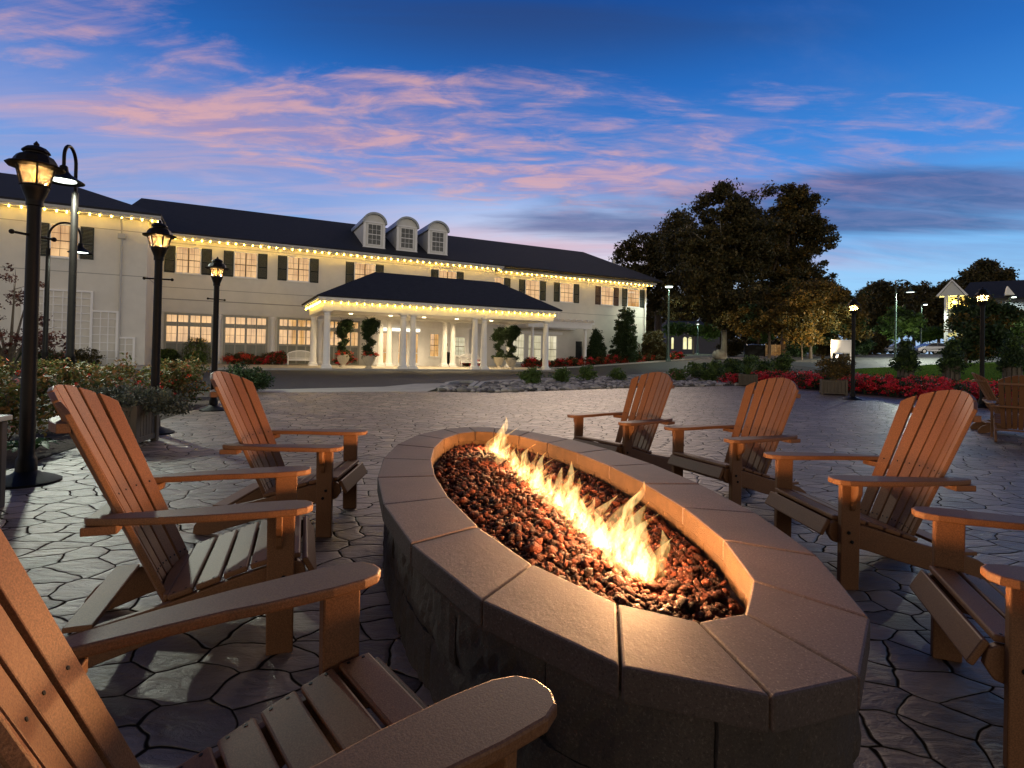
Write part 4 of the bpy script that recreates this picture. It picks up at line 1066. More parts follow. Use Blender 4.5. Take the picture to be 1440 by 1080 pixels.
def px_tree(name, label, u, Y, blobs_px, m, n_clump, per, cr, size, trunk=.2, th=None, bark='bark', cat='tree', group=None, seed=1, dz=0.0, limbs_n=10, extra=None, **kw):
    """tree standing at column u, Y metres ahead; crown lobes given by their outline in the photograph, with their own depth"""
    base = at(u, Y); t = empty(name, tuple(base)); tag(t, label, cat, group)
    bl = []; g = random.Random(seed)
    for (bu, bv, ru, rv) in blobs_px:
        r = ray(bu, bv); k = Y / r.y; p = Vector((r.x * k, r.y * k, CAM_H + r.z * k)) - base
        rr = (ru * Y / FPX, (ru + rv) * .5 * Y / FPX, rv * Y / FPX); p.y += g.uniform(-.4, .4) * rr[1]
        bl.append((tuple(p), rr))
    h = th if th else max(b[0][2] for b in bl)
    bl0 = bl; bl = lobes(bl, g)
    limbs(trunk, h, bl0, g, limbs_n).build('trunk', M[bark], t, smooth=R(60))
    foliage('crown', bl, n_clump, per, cr, size, M[m], t, seed, **kw)
    if extra: foliage('crown', bl, extra[1], per, cr, size, M[extra[0]], t, seed + 50, **kw)
    return t
G1 = 'big trees beyond the right end of the hotel'
px_tree('broadleaf_tree', 'tall dark tree behind the chimney, leftmost of the big trees', 925, 80, [(915, 350, 38, 34), (885, 362, 22, 20), (955, 325, 36, 34), (940, 395, 58, 48), (900, 400, 34, 30), (985, 370, 40, 60)], 'leaf_dark', 480, 130, .62, .20, .5, group=G1, seed=11)
px_tree('broadleaf_tree', 'tall dark tree with a pale bare trunk, middle of the big trees', 1018, 62, [(1015, 305, 44, 42), (985, 365, 62, 62), (1040, 350, 52, 70), (1010, 420, 78, 46), (955, 430, 38, 36), (1015, 280, 24, 18)], 'leaf_dark', 720, 120, .50, .16, .26, group=G1, seed=12, bark='bark_pale')
px_tree('broadleaf_tree', 'tall dark tree with a ragged crown, rightmost of the big trees', 1105, 66, [(1112, 300, 46, 36), (1140, 345, 36, 46), (1085, 355, 44, 60), (1128, 400, 48, 44), (1108, 282, 26, 20), (1158, 335, 18, 24), (1075, 420, 55, 45), (1066, 345, 40, 55)], 'leaf_dark', 640, 120, .48, .16, .45, group=G1, seed=13, extra=('leaf_autumn', 190))
G2 = 'smaller autumn trees in front of the big trees'
px_tree('autumn_tree', 'small autumn tree with yellow leaves behind the white sign', 1140, 52, [(1135, 425, 42, 30), (1165, 445, 30, 26), (1110, 450, 35, 26)], 'leaf_autumn', 260, 110, .40, .13, .12, group=G2, seed=14)
px_tree('autumn_tree', 'small olive tree lit from below beside the wooden fence', 1082, 56, [(1080, 440, 44, 32), (1050, 455, 36, 24), (1105, 425, 30, 26)], 'leaf_autumn', 220, 110, .42, .14, .13, group=G2, seed=15, extra=('leaf_mid', 60))
px_tree('autumn_tree', 'rusty leaved tree right of the white sign, reaching the skyline gap', 1188, 58, [(1185, 435, 30, 26), (1200, 460, 24, 24), (1172, 465, 26, 22)], 'leaf_autumn', 200, 110, .40, .13, .12, group=G2, seed=16, extra=('leaf_mid', 50))
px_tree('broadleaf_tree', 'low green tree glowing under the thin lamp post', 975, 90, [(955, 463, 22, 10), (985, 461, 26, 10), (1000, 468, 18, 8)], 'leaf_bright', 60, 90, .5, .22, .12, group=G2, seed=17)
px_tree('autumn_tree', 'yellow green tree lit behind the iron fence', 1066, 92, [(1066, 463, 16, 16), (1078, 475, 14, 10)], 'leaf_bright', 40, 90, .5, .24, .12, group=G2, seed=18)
G3 = 'trees along the far skyline on the right'
tl = [(1150, 118, [(1150, 440, 40, 40)], 'dark bushy tree on the far skyline, hidden mostly by the rusty tree'),
      (1215, 120, [(1212, 440, 26, 34), (1225, 420, 16, 16)], 'dark skyline tree left of the car park gooseneck lamp'),
      (1243, 112, [(1243, 440, 30, 42), (1240, 415, 20, 20)], 'dark skyline tree directly behind the car park gooseneck lamp'),
      (1285, 120, [(1285, 440, 32, 40), (1278, 412, 20, 14)], 'dark skyline tree right of the car park gooseneck lamp'),
      (1320, 124, [(1318, 440, 30, 38), (1312, 412, 18, 12)], 'dark skyline tree left of the gabled house'),
      (1362, 122, [(1358, 420, 24, 30), (1350, 405, 16, 12)], 'dark skyline tree just behind the house gable'),
      (1390, 112, [(1390, 400, 26, 22), (1392, 380, 16, 13), (1372, 395, 14, 10), (1405, 393, 14, 10)], 'tallest pine on the far skyline, above the gabled house'),
      (1435, 120, [(1435, 420, 30, 28), (1420, 408, 16, 12)], 'dark skyline tree at the right edge of the picture')]
tl += [(905, 128, [(905, 462, 26, 36), (895, 445, 14, 16)], 'dark tree seen low behind the right end of the hotel'),
       (955, 130, [(950, 455, 34, 40)], 'dark skyline tree behind the thin pale lamp post'), (1010, 132, [(1008, 455, 36, 40)], 'dark skyline tree behind the pale bare trunk'),
       (1062, 130, [(1060, 458, 34, 38)], 'dark skyline tree behind the iron railing'), (1105, 126, [(1105, 458, 34, 38)], 'dark skyline tree behind the pale slat fence')]
for i, (u, Y, bl, lab) in enumerate(tl):
    px_tree('skyline_tree', lab, u, Y, bl, 'leaf_dark', 240, 80, .8, .32, .3, group=G3, seed=30 + i)
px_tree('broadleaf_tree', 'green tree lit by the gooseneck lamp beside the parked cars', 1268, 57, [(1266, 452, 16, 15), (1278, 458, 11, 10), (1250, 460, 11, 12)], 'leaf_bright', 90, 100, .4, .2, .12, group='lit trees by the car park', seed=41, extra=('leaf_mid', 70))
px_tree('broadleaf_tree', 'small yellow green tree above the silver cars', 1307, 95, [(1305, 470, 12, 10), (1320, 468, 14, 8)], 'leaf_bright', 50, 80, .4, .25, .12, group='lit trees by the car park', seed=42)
px_tree('broadleaf_tree', 'dark leafy tree standing between the house and the far lantern post', 1358, 34, [(1360, 464, 24, 22), (1378, 450, 26, 24), (1398, 442, 22, 22), (1362, 440, 16, 14), (1395, 480, 26, 22), (1375, 485, 28, 20)], 'leaf_mid', 170, 130, .3, .10, .08, seed=43, th=2.6, extra=('leaf_autumn', 40))
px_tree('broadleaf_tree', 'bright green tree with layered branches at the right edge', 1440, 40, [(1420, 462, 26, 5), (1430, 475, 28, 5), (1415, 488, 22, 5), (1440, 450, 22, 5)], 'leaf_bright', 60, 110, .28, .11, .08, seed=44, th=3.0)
px_tree('crape_myrtle', 'bare stemmed shrub tree behind the red flowers near the white sign', 1128, 50, [(1125, 470, 22, 12), (1140, 478, 18, 10)], 'leaf_autumn', 50, 70, .35, .14, .06, seed=45)
# Japanese maple by the left wing
mp_ = empty('japanese_maple', tuple(at(14, 21))); tag(mp_, 'dark red japanese maple with bare spreading branches by the left wing', 'tree')
g = random.Random(4); tb = MB(); bl = []
for i in range(11):
    a = g.uniform(0, 6.28); L = g.uniform(1.1, 2.3); hh = g.uniform(1.4, 3.7)
    pts = [Vector((g.uniform(-.12, .12), g.uniform(-.12, .12), -.05)), Vector((math.cos(a) * L * .35, math.sin(a) * L * .35, hh * .45)), Vector((math.cos(a) * L * .7, math.sin(a) * L * .7, hh * .75)), Vector((math.cos(a) * L, math.sin(a) * L, hh))]
    tb.tube(pts, [.075, .05, .03, .008], 7); bl.append((tuple(pts[3]), (.5, .5, .16))); bl.append((tuple(pts[2]), (.35, .35, .12)))
    for k in range(4):
        s = pts[1].lerp(pts[3], g.random()); e = s + Vector((g.uniform(-.8, .8), g.uniform(-.8, .8), g.uniform(.0, .5))); tb.tube([s, e], [.016, .004], 5); bl.append((tuple(e), (.35, .35, .1)))
bl += [((2.1, -.3, .9), (.5, .4, .07)), ((1.9, .1, 1.5), (.5, .4, .07))]
tb.build('trunk', M['bark'], mp_, smooth=R(60)); foliage('crown', bl, 110, 34, .14, .055, M['leaf_maple'], mp_, 9)

# ---- shrubs: prototypes, then copies
def shrub(name, label, cat, loc, blobs, mats, size, per, cr, group=None, stems=8, seed=1, bark='bark', **kw):
    t = empty(name, loc); tag(t, label, cat, group); g = random.Random(seed); s = MB()
    for i in range(stems):
        c, r = blobs[i % len(blobs)]; e = Vector(c) + Vector((g.uniform(-.7, .7) * r[0], g.uniform(-.7, .7) * r[1], g.uniform(0, .6) * r[2]))
        s.tube([(g.uniform(-.05, .05), g.uniform(-.05, .05), -.03), (e.x * .4, e.y * .4, e.z * .55), e], [.014, .010, .004], 5)
    s.build('stem', M[bark], t)
    for nm, m, n in mats:
        few = nm == 'blossoms' and n < 10
        foliage(nm, blobs, n * (8 if few else 1), 7 if few else per, cr * (.35 if few else 1), size * (.8 if nm == 'blossoms' else 1), M[m], t, seed + len(nm) + n, **kw)
    return t
# rose bushes of the left bed
RB = [[((0, 0, .42), (.55, .55, .34)), ((.25, .2, .55), (.3, .3, .25))], [((0, 0, .45), (.6, .5, .38)), ((-.3, .1, .5), (.3, .3, .28))], [((0, 0, .38), (.5, .6, .30)), ((.1, -.25, .5), (.28, .28, .24))]]
roses = [shrub('rose_bush', '', 'rose bush', (0, 0, 0), RB[i], [('foliage', 'leaf_rose', 62), ('blossoms', ('petal_coral', 'petal_pink', 'petal_red')[i], 4)], .030, 60, .085, 'rose bushes in the left bed', 12, 20 + i, shell=.5) for i in range(3)]
spots = [(-6.1, 7.9, 'by the second lantern post'), (-5.75, 6.3, 'beside the wooden planter'), (-7.2, 6.6, 'behind the nearest left chair'), (-6.9, 9.3, 'next to the path, beyond the planter'), (-7.9, 8.2, 'in the middle of the bed'), (-8.0, 10.6, 'at the far right end of the bed'), (-9.3, 9.6, 'below the tall gooseneck lamp'),
         (-9.4, 7.4, 'left of the middle of the bed'), (-8.6, 5.9, 'behind the nearest lantern post'), (-10.3, 6.2, 'at the left edge of the picture'), (-10.9, 8.6, 'behind the left edge bush'), (-9.3, 12.2, 'at the back of the bed by the gooseneck lamp'), (-11.0, 11.2, 'at the back of the bed, left of the gooseneck lamp'), (-12.4, 9.9, 'at the back left of the bed'), (-7.7, 12.6, 'by the driveway end of the bed'), (-12.9, 12.8, 'in front of the smaller gooseneck lamp'), (-11.2, 13.6, 'in front of the trellis'), (-14.8, 13.2, 'in front of the maple'), (-6.75, 11.2, 'nearest the third lantern post')]
for i, (x, y, w_) in enumerate(spots):
    o = roses[i] if i < 3 else copy_tree(roses[i % 3])
    s = random.uniform(.95, 1.25); o.location = (x, y, 0); o.scale = (s, s, s * random.uniform(.9, 1.1)); o.rotation_euler = (0, 0, random.uniform(0, 6.28)); o['label'] = 'rusty green rose bush ' + w_
# hostas at the foot of the nearest lantern post
def blades(name, label, cat, loc, n, L, wd, m, spread=.9, droop=.6, seed=1, group=None, up=1.0):
    t = empty(name, loc); tag(t, label, cat, group); g = random.Random(seed); b = MB()
    for i in range(n):
        a = g.uniform(0, 6.28); l = L * g.uniform(.6, 1.1); sp = spread * g.uniform(.3, 1); d = Vector((math.cos(a), math.sin(a), 0)); sd = Vector((-d.y, d.x, 0)); rows = []
        for k in range(6):
            q = k / 5; c = d * (l * sp * q) + Vector((0, 0, l * up * (q - droop * q * q) + .02)); w_ = wd * math.sin(math.pi * min(.97, .12 + .88 * q)) ** .7
            rows.append((c - sd * w_ + Vector((0, 0, w_ * .3)), c, c + sd * w_ + Vector((0, 0, w_ * .3))))
        vs = [p for r_ in rows for p in r_]
        fs = []
        for k in range(5):
            o_ = k * 3; fs += [(o_, o_ + 1, o_ + 4, o_ + 3), (o_ + 1, o_ + 2, o_ + 5, o_ + 4)]
        b.add(vs, fs)
    b.build('leaves', M[m], t, smooth=4); 
    return t
blades('hosta', 'bright green hosta clump at the bed edge behind the nearest lantern post', 'plant', P0(-4.98, 5.75), 26, .42, .045, 'leaf_bright', .9, .75, 3)
blades('hosta', 'shaded green hosta at the left picture edge beside the dark box', 'plant', P0(-5.3, 4.95), 22, .40, .05, 'leaf_green', .9, .7, 4)
# planters
def planter(label, x, y, s, h, rz, lean=None):
    t = empty('planter_box', P0(x, y), rz); tag(t, label, 'planter', 'wooden planter boxes')
    b = MB(); hs = s / 2
    for sx in (-1, 1):
        for sy in (-1, 1): b = MB(); b.box(sx * hs - .035, sx * hs + .035, sy * hs - .035, sy * hs + .035, 0, h); b.build('corner_post', M['crate'], t, bevel=.005)
    n = 6
    for k in range(4):
        p = MB()
        for i in range(n):
            a = -hs + .04 + (s - .08) * i / n; p.box(a + .004, a + (s - .08) / n - .004, hs - .012, hs + .012, .05, h - .05)
        p.box(-hs + .036, hs - .036, hs - .02, hs + .022, .04, .10); p.box(-hs + .036, hs - .036, hs - .02, hs + .022, h - .09, h - .02)
        o = p.build('side_panel', M['crate'], t, bevel=.003); o.rotation_euler = (0, 0, k * math.pi / 2)
    sl_ = MB(); sl_.box(-hs + .02, hs - .02, -hs + .02, hs - .02, h - .12, h - .06); sl_.build('potting_soil', M['mulch'], t)
    return t
planter('wooden planter box beside the second lantern post on the left', -4.66, 6.70, .48, .48, R(8))
shrub('trailing_plant', 'grey leaved trailing plant spilling over the left wooden planter', 'plant', (-4.62, 6.72, .44), [((0, 0, .10), (.42, .42, .16)), ((.45, .0, .02), (.28, .25, .12)), ((-.35, .05, .06), (.25, .3, .14))], [('foliage', 'leaf_silver', 80)], .022, 60, .07, None, 14, 31, floor=False)
planter('wooden planter box with grass beside the river stones', 10.35, 24.3, .68, .52, R(-20))
blades('ornamental_grass', 'spiky ornamental grass growing in the planter by the river stones', 'plant', (10.35, 24.3, .42), 70, 1.15, .014, 'leaf_green', .85, .55, 6)
planter('wooden planter box in front of the red flowers below the white sign', 11.2, 19.3, .72, .52, R(-25))
shrub('planter_shrub', 'dark twiggy shrub growing in the planter below the white sign', 'plant', (11.2, 19.3, .45), [((0, 0, .55), (.55, .55, .5)), ((.4, .2, .45), (.4, .4, .35))], [('foliage', 'leaf_autumn', 70), ('foliage', 'leaf_dark', 40)], .035, 55, .1, None, 18, 32)
blades('spiky_plant', 'green spiky plant standing up from a round shrub behind the far left chair', 'plant', P0(-7.3, 15.2), 34, .95, .02, 'leaf_silver', .7, .5, 8)
shrub('round_shrub', 'low round green shrub around the spiky plant behind the far left chair', 'shrub', P0(-7.3, 15.2), [((0, 0, .36), (.62, .6, .36)), ((.3, -.1, .3), (.4, .4, .3))], [('foliage', 'leaf_mid', 100)], .035, 70, .1, None, 10, 33)
# storage box at the left edge
sb = empty('storage_box', P0(-3.92, 3.62), R(12)); tag(sb, 'dark wooden storage box with a pale lid, cut off by the left edge', 'box')
b = MB()
for i in range(6): b.box(-.34, .34, -.29, .29, .03 + i * .098, .03 + i * .098 + .09)
for sx in (-1, 1):
    for sy in (-1, 1): b.box(sx * .34 - .03, sx * .34 + .03, sy * .29 - .03, sy * .29 + .03, 0, .62)
b.build('box_body', mat('dark_box', (.035, .03, .025), .6, .2, 8), sb, bevel=.006)
b = MB(); b.box(-.39, .39, -.34, .34, .622, .66); b.build('lid', mat('pale_lid', (.36, .38, .32), .55, .1, 6), sb, bevel=.008)

# red flowers along the patio's right edge
MB3 = [[((0, 0, .30), (.62, .62, .26)), ((.2, .1, .38), (.3, .3, .18))], [((0, 0, .32), (.6, .66, .27)), ((-.25, 0, .36), (.3, .3, .2))]]
reds = [shrub('red_flower_bush', '', 'flower bush', (0, 0, 0), MB3[i], [('foliage', 'leaf_mid', 34), ('blossoms', 'petal_red', 58)], .040, 42, .085, 'red flowers along the right patio edge', 7, 60 + i) for i in range(2)]
k = 0; front = [(9.9, 25.6), (11.6, 23.6), (12.3, 21.5), (12.95, 19.3), (13.2, 17.3), (13.3, 15.2), (12.8, 13.2), (12.2, 11.4)]
wh = ['beside the grassy planter', 'beside the grassy planter, second', 'left of the planter below the sign', 'behind the planter below the sign', 'just right of the planter below the sign', 'left of the sign side lantern post', 'at the foot of the sign side lantern post', 'right of the sign side lantern post', 'behind the back of the right hand chair', 'left of the far right lantern post', 'at the foot of the far right lantern post', 'behind the chair seen edge on', 'right of the chair seen edge on', 'at the right picture edge']
cum = [0]
for p, q in zip(front, front[1:]): cum.append(cum[-1] + math.dist(p, q))
def along(s):
    for i in range(len(front) - 1):
        if s <= cum[i + 1]: t = (s - cum[i]) / (cum[i + 1] - cum[i]); return (front[i][0] + (front[i + 1][0] - front[i][0]) * t, front[i][1] + (front[i + 1][1] - front[i][1]) * t)
    return front[-1]
for row in range(3):
    for j in range(14):
        x, y = along(cum[-1] * (j + .5 + .3 * (row % 2)) / 14.5); x += row * .95 - .1 + random.uniform(-.12, .12); y += row * .25 + random.uniform(-.15, .15)
        o = reds[k] if k < 2 else copy_tree(reds[k % 2]); k += 1
        s = random.uniform(.9, 1.15); o.location = (x, y, gz(x, y)); o.scale = (s, s, s); o.rotation_euler = (0, 0, random.uniform(0, 6.28))
        o['label'] = '%s row red flower bush, %s' % (('front', 'middle', 'back')[row], wh[j])
# small dark hollies in wooden tubs behind the red flowers
for i, (u, Y, w_) in enumerate(((1274, 25, 'left of the silver cars'), (1338, 24, 'in front of the silver cars'), (1424, 23, 'at the right picture edge'))):
    b_ = at(u, Y); t = empty('slatted_tub', tuple(b_)); tag(t, 'pale slatted tub behind the red flowers, ' + w_, 'planter', 'tubs behind the red flowers')
    s_ = MB()
    for q in range(12): a = q * math.pi / 6; Mx = Matrix.Rotation(a, 4, 'Z') @ Matrix.Translation((.30, 0, .33)); s_.box(-.015, .015, -.066, .066, -.33, .33, Mx)
    s_.build('staves', M['crate'], t, bevel=.004); s_ = MB(); s_.lathe([(.29, .5), (.28, .56)], 14); s_.build('potting_soil', M['mulch'], t)
    shrub('holly_shrub', 'dark glossy holly shrub in the slatted tub ' + w_, 'shrub', (b_.x, b_.y, b_.z + .3), [((0, 0, .42), (.50, .50, .34)), ((0, 0, .85), (.35, .34, .32)), ((.03, 0, 1.28), (.19, .19, .30))], [('foliage', 'leaf_mid', 95), ('foliage', 'leaf_green', 30)], .05, 60, .12, 'hollies in tubs', 12, 70 + i)
# green shrubs behind the river stones
for i, (u, Y, h, w_, lab) in enumerate(((1000, 27, 1.0, 1.0, 'left of the grassy planter'), (1025, 29.5, 1.15, 1.1, 'behind the grassy planter'), (1070, 29, 1.0, 1.1, 'right of the grassy planter'), (1100, 27, 1.5, .8, 'taller one between the two planters'), (985, 31, .8, .9, 'at the river stones'), (1052, 33, 1.1, 1.1, 'farthest one near the iron fence'))):
    b_ = at(u, Y); shrub('garden_shrub', 'loose green shrub behind the river stones, ' + lab, 'shrub', tuple(b_), [((0, 0, h * .45), (w_ * .6, w_ * .6, h * .4)), ((.2, 0, h * .7), (w_ * .35, w_ * .35, h * .3))], [('foliage', 'leaf_green', 70), ('foliage', 'leaf_mid', 40)], .05, 60, .12, 'shrubs behind the river stones', 10, 80 + i)
for i, (u, v, s, fl, lab) in enumerate(((748, 542, .55, 0, 'leftmost in the stones'), (790, 540, .5, 0, 'second from left in the stones'), (826, 538, .55, 0, 'third from left in the stones'), (868, 537, .45, 0, 'just left of the farthest chair back'), (952, 537, .5, 1, 'with pink blossoms right of the farthest chair back'), (978, 534, .75, 0, 'right of the farthest chair back'))):
    b_ = spot(u, v); shrub('young_shrub', 'small green shrub ' + lab, 'shrub', tuple(b_), [((0, 0, s * .7), (s * .8, s * .8, s * .6))], [('foliage', 'leaf_green', 50)] + ([('blossoms', 'petal_pink', 6)] if fl else []), .045, 40, .10, 'small shrubs in the river stones', 9, 90 + i)
gl = np.random.default_rng(77); lawn_poly = [(15.2, 10), (16.6, 14), (16.4, 20), (18.3, 27), (19.9, 33.3), (30, 36.3), (40, 37.6), (40, 10)]
ps = []
while len(ps) < 52000:
    y = 14 + 22 * gl.random() ** .8; x = gl.uniform(15.2, 38)
    if x < .95 * y + 1.0 and inside(x, y, lawn_poly): ps.append((x, y, gz(x, y) + .008))
ps = np.array(ps); n_ = len(ps); an = gl.uniform(0, 6.283, n_); hh = gl.uniform(.035, .085, n_); wv = np.stack([np.cos(an), np.sin(an), np.zeros(n_)], 1) * .012
tip = ps + np.stack([gl.normal(0, .02, n_), gl.normal(0, .02, n_), hh], 1)
gv = np.stack([ps - wv, ps + wv, tip], 1).reshape(-1, 3)
o = np_mesh('grass', gv, np.arange(3 * n_).reshape(-1, 3), leafmat('grass_blade', (.06, .12, .015), (.11, .21, .028), (.17, .29, .045), .8)); tag(o, 'short bright green grass of the lawn behind the red flowers', 'grass', None, 'stuff')
for i, (u, Y, h, w_, m, lab) in enumerate(((1128, 60, 2.2, 2.6, 'leaf_mid', 'left of the white notice board'), (1160, 63, 2.6, 2.4, 'leaf_dark', 'just behind the white notice board'), (1205, 60, 2.3, 2.8, 'leaf_mid', 'right of the white notice board'), (1232, 66, 3.0, 2.6, 'leaf_dark', 'below the car park gooseneck lamp'), (1346, 78, 2.6, 3.2, 'leaf_mid', 'right of the silver hatchback'), (1240, 88, 2.4, 3.6, 'leaf_mid', 'beyond the blue grey car'), (1330, 92, 2.0, 4.0, 'leaf_green', 'beyond the silver hatchback'), (1405, 70, 2.4, 3.4, 'leaf_mid', 'at the right edge beyond the road'), (1095, 72, 2.4, 3.0, 'leaf_dark', 'behind the pale slat fence'), (1030, 70, 2.3, 3.2, 'leaf_dark', 'left of the iron railing'))):
    b_ = at(u, Y); shrub('dark_shrub', 'dark mounded shrub in the far right background, ' + lab, 'shrub', tuple(b_), [((0, 0, h * .45), (w_ * .5, w_ * .4, h * .42)), ((w_ * .25, 0, h * .6), (w_ * .3, w_ * .3, h * .34)), ((-w_ * .28, 0, h * .4), (w_ * .3, w_ * .3, h * .34))], [('foliage', m, 130)], .13, 70, .28, 'shrubs in the far right background', 8, 210 + i)
# planting against the hotel
def bl3(*a): return [((x, y, z), (rx, ry, rz)) for x, y, z, rx, ry, rz in a]
def wloc(x, y): p = bw(x, y); return (p.x, p.y, gz(p.x, p.y) + .02)
weep = empty('weeping_shrub', wloc(2.5, -1.5)); tag(weep, 'pale green weeping shrub in front of the leftmost lobby windows', 'shrub'); tb = MB(); tb.tube([(0, 0, -.1), (.05, 0, .9), (0, 0, 1.75)], [.06, .05, .03], 8); g = random.Random(2); pts_ = []
for i in range(40):
    a = g.uniform(0, 6.28); r = g.uniform(.35, 1.05); z0 = g.uniform(1.5, 1.95)
    p = [Vector((0, 0, z0 - .1)), Vector((math.cos(a) * r * .45, math.sin(a) * r * .45, z0)), Vector((math.cos(a) * r * .85, math.sin(a) * r * .85, z0 * .65)), Vector((math.cos(a) * r, math.sin(a) * r, .12))]
    tb.tube(p, [.012, .010, .007, .003], 4)
    for k in range(40):
        q = g.random(); s_ = p[1].lerp(p[2], q * 2) if q < .5 else p[2].lerp(p[3], q * 2 - 1); pts_.append(s_ + Vector((g.gauss(0, .05), g.gauss(0, .05), g.gauss(0, .05))))
tb.build('trunk', M['bark'], weep); v, f = leaf_geo(np.array(pts_), .05, np.random.default_rng(3)); np_mesh('foliage', v, f, M['leaf_green'], weep)
for x, y, r, lab in ((.9, -1.6, .62, 'round clipped boxwood at the corner of the left wing'), (2.6, -2.9, .58, 'round clipped boxwood below the weeping shrub')):
    shrub('boxwood', lab, 'shrub', wloc(x, y), bl3((0, 0, r * .85, r, r, r * .8)), [('foliage', 'leaf_green', 90), ('foliage', 'leaf_mid', 50)], .045, 70, .10, 'clipped boxwoods', 6, int(100 + x * 10), shell=.8)
for x, y, w_, h, lab in ((5.2, -1.7, 1.15, .85, 'wide red flowering bush under the second lobby window'), (7.4, -1.6, 1.0, 1.0, 'tall dark red flowering bush left of the white bench'), (6.3, -1.3, .7, .6, 'small dark red bush between the two lobby bushes'), (12.2, -1.6, .9, .9, 'dark red bush behind the left canopy urns'), (22.6, -2.0, .8, .7, 'dark red bush left of the right hand bench')):
    shrub('red_bush', lab, 'flower bush', wloc(x, y), bl3((0, 0, h * .5, w_, .7, h * .45), (w_ * .3, 0, h * .7, w_ * .5, .5, h * .3)), [('foliage', 'leaf_dark', 60), ('blossoms', 'petal_coral' if x < 6 else 'petal_red', 34)], .06, 55, .14, 'red bushes under the lobby windows', 8, int(120 + x))
hz = [shrub('red_mound', '', 'flower bush', (0, 0, 0), bl3((0, 0, .42, .85, .7, .36), (.3, 0, .55, .4, .4, .25)), [('foliage', 'leaf_dark', 46), ('blossoms', m, 44)], .06, 46, .13, 'red mounds along the right wing', 7, 140 + i) for i, m in enumerate(('petal_red', 'petal_coral'))]
ord_ = ('first', 'second', 'third', 'fourth', 'fifth', 'sixth', 'seventh', 'eighth', 'ninth', 'tenth', 'eleventh', 'twelfth', 'thirteenth')
for i in range(13):
    x = 27.6 + i * 1.62; y = -3.3 + .155 * (x - 27) + .25
    o = hz[i] if i < 2 else copy_tree(hz[i % 2]); o.location = wloc(x, y); s = random.uniform(.95, 1.15); o.scale = (s, s, s); o.rotation_euler = (0, 0, random.uniform(0, 6.28))
    o['label'] = 'red mounded bush along the right wing kerb, %s from the entrance canopy' % ord_[i]
def cone_tree(name, label, x, y, h, r, m, seed, taper=1.0):
    bl = [((0, 0, h * q), (r * (1 - q * taper * .85), r * (1 - q * taper * .85), h * .14)) for q in (.14, .3, .45, .6, .75, .88)]
    t = empty(name, wloc(x, y)); tag(t, label, 'tree', 'evergreens in front of the right wing'); tb = MB(); tb.tube([(0, 0, -.1), (0, 0, h * .9)], [.10, .02], 7); tb.build('trunk', M['bark'], t)
    foliage('crown', bl, 420, 80, .17, .075, M[m], t, seed, shell=.6)
cone_tree('conifer', 'small dark cone shaped evergreen beside the pergola', 35.9, -.9, 3.4, 1.25, 'leaf_mid', 160)
cone_tree('conifer', 'taller loose evergreen covering the right wing wall below two windows', 39.3, -1.0, 5.4, 1.9, 'leaf_mid', 161, .8)
cone_tree('conifer', 'dark rounded evergreen at the right corner of the hotel', 43.3, -.6, 3.0, 1.7, 'leaf_dark', 162, .6)
for x0, x1, y, h, m, lab in ((-6.6, -2.0, -6.9, 1.0, 'leaf_dark', 'dark clipped hedge along the foot of the left wing'), (-6.0, -3.2, -8.3, .72, 'leaf_mid', 'lower green hedge in front of the dark clipped hedge')):
    t = empty('hedge', BO, BA); tag(t, lab, 'hedge'); n = 9; bl = [((x0 + (x1 - x0) * (i + .5) / n, y, h * .55), ((x1 - x0) / n * .8, .55, h * .42)) for i in range(n)]
    foliage('foliage', bl, 170, 60, .12, .05, M[m], t, 170 + int(x0), shell=.8); s_ = MB()
    for c, r in bl: s_.tube([(c[0], c[1], -.1), (c[0], c[1], h * .6)], [.03, .01], 5)
    s_.build('stem', M['bark'], t)

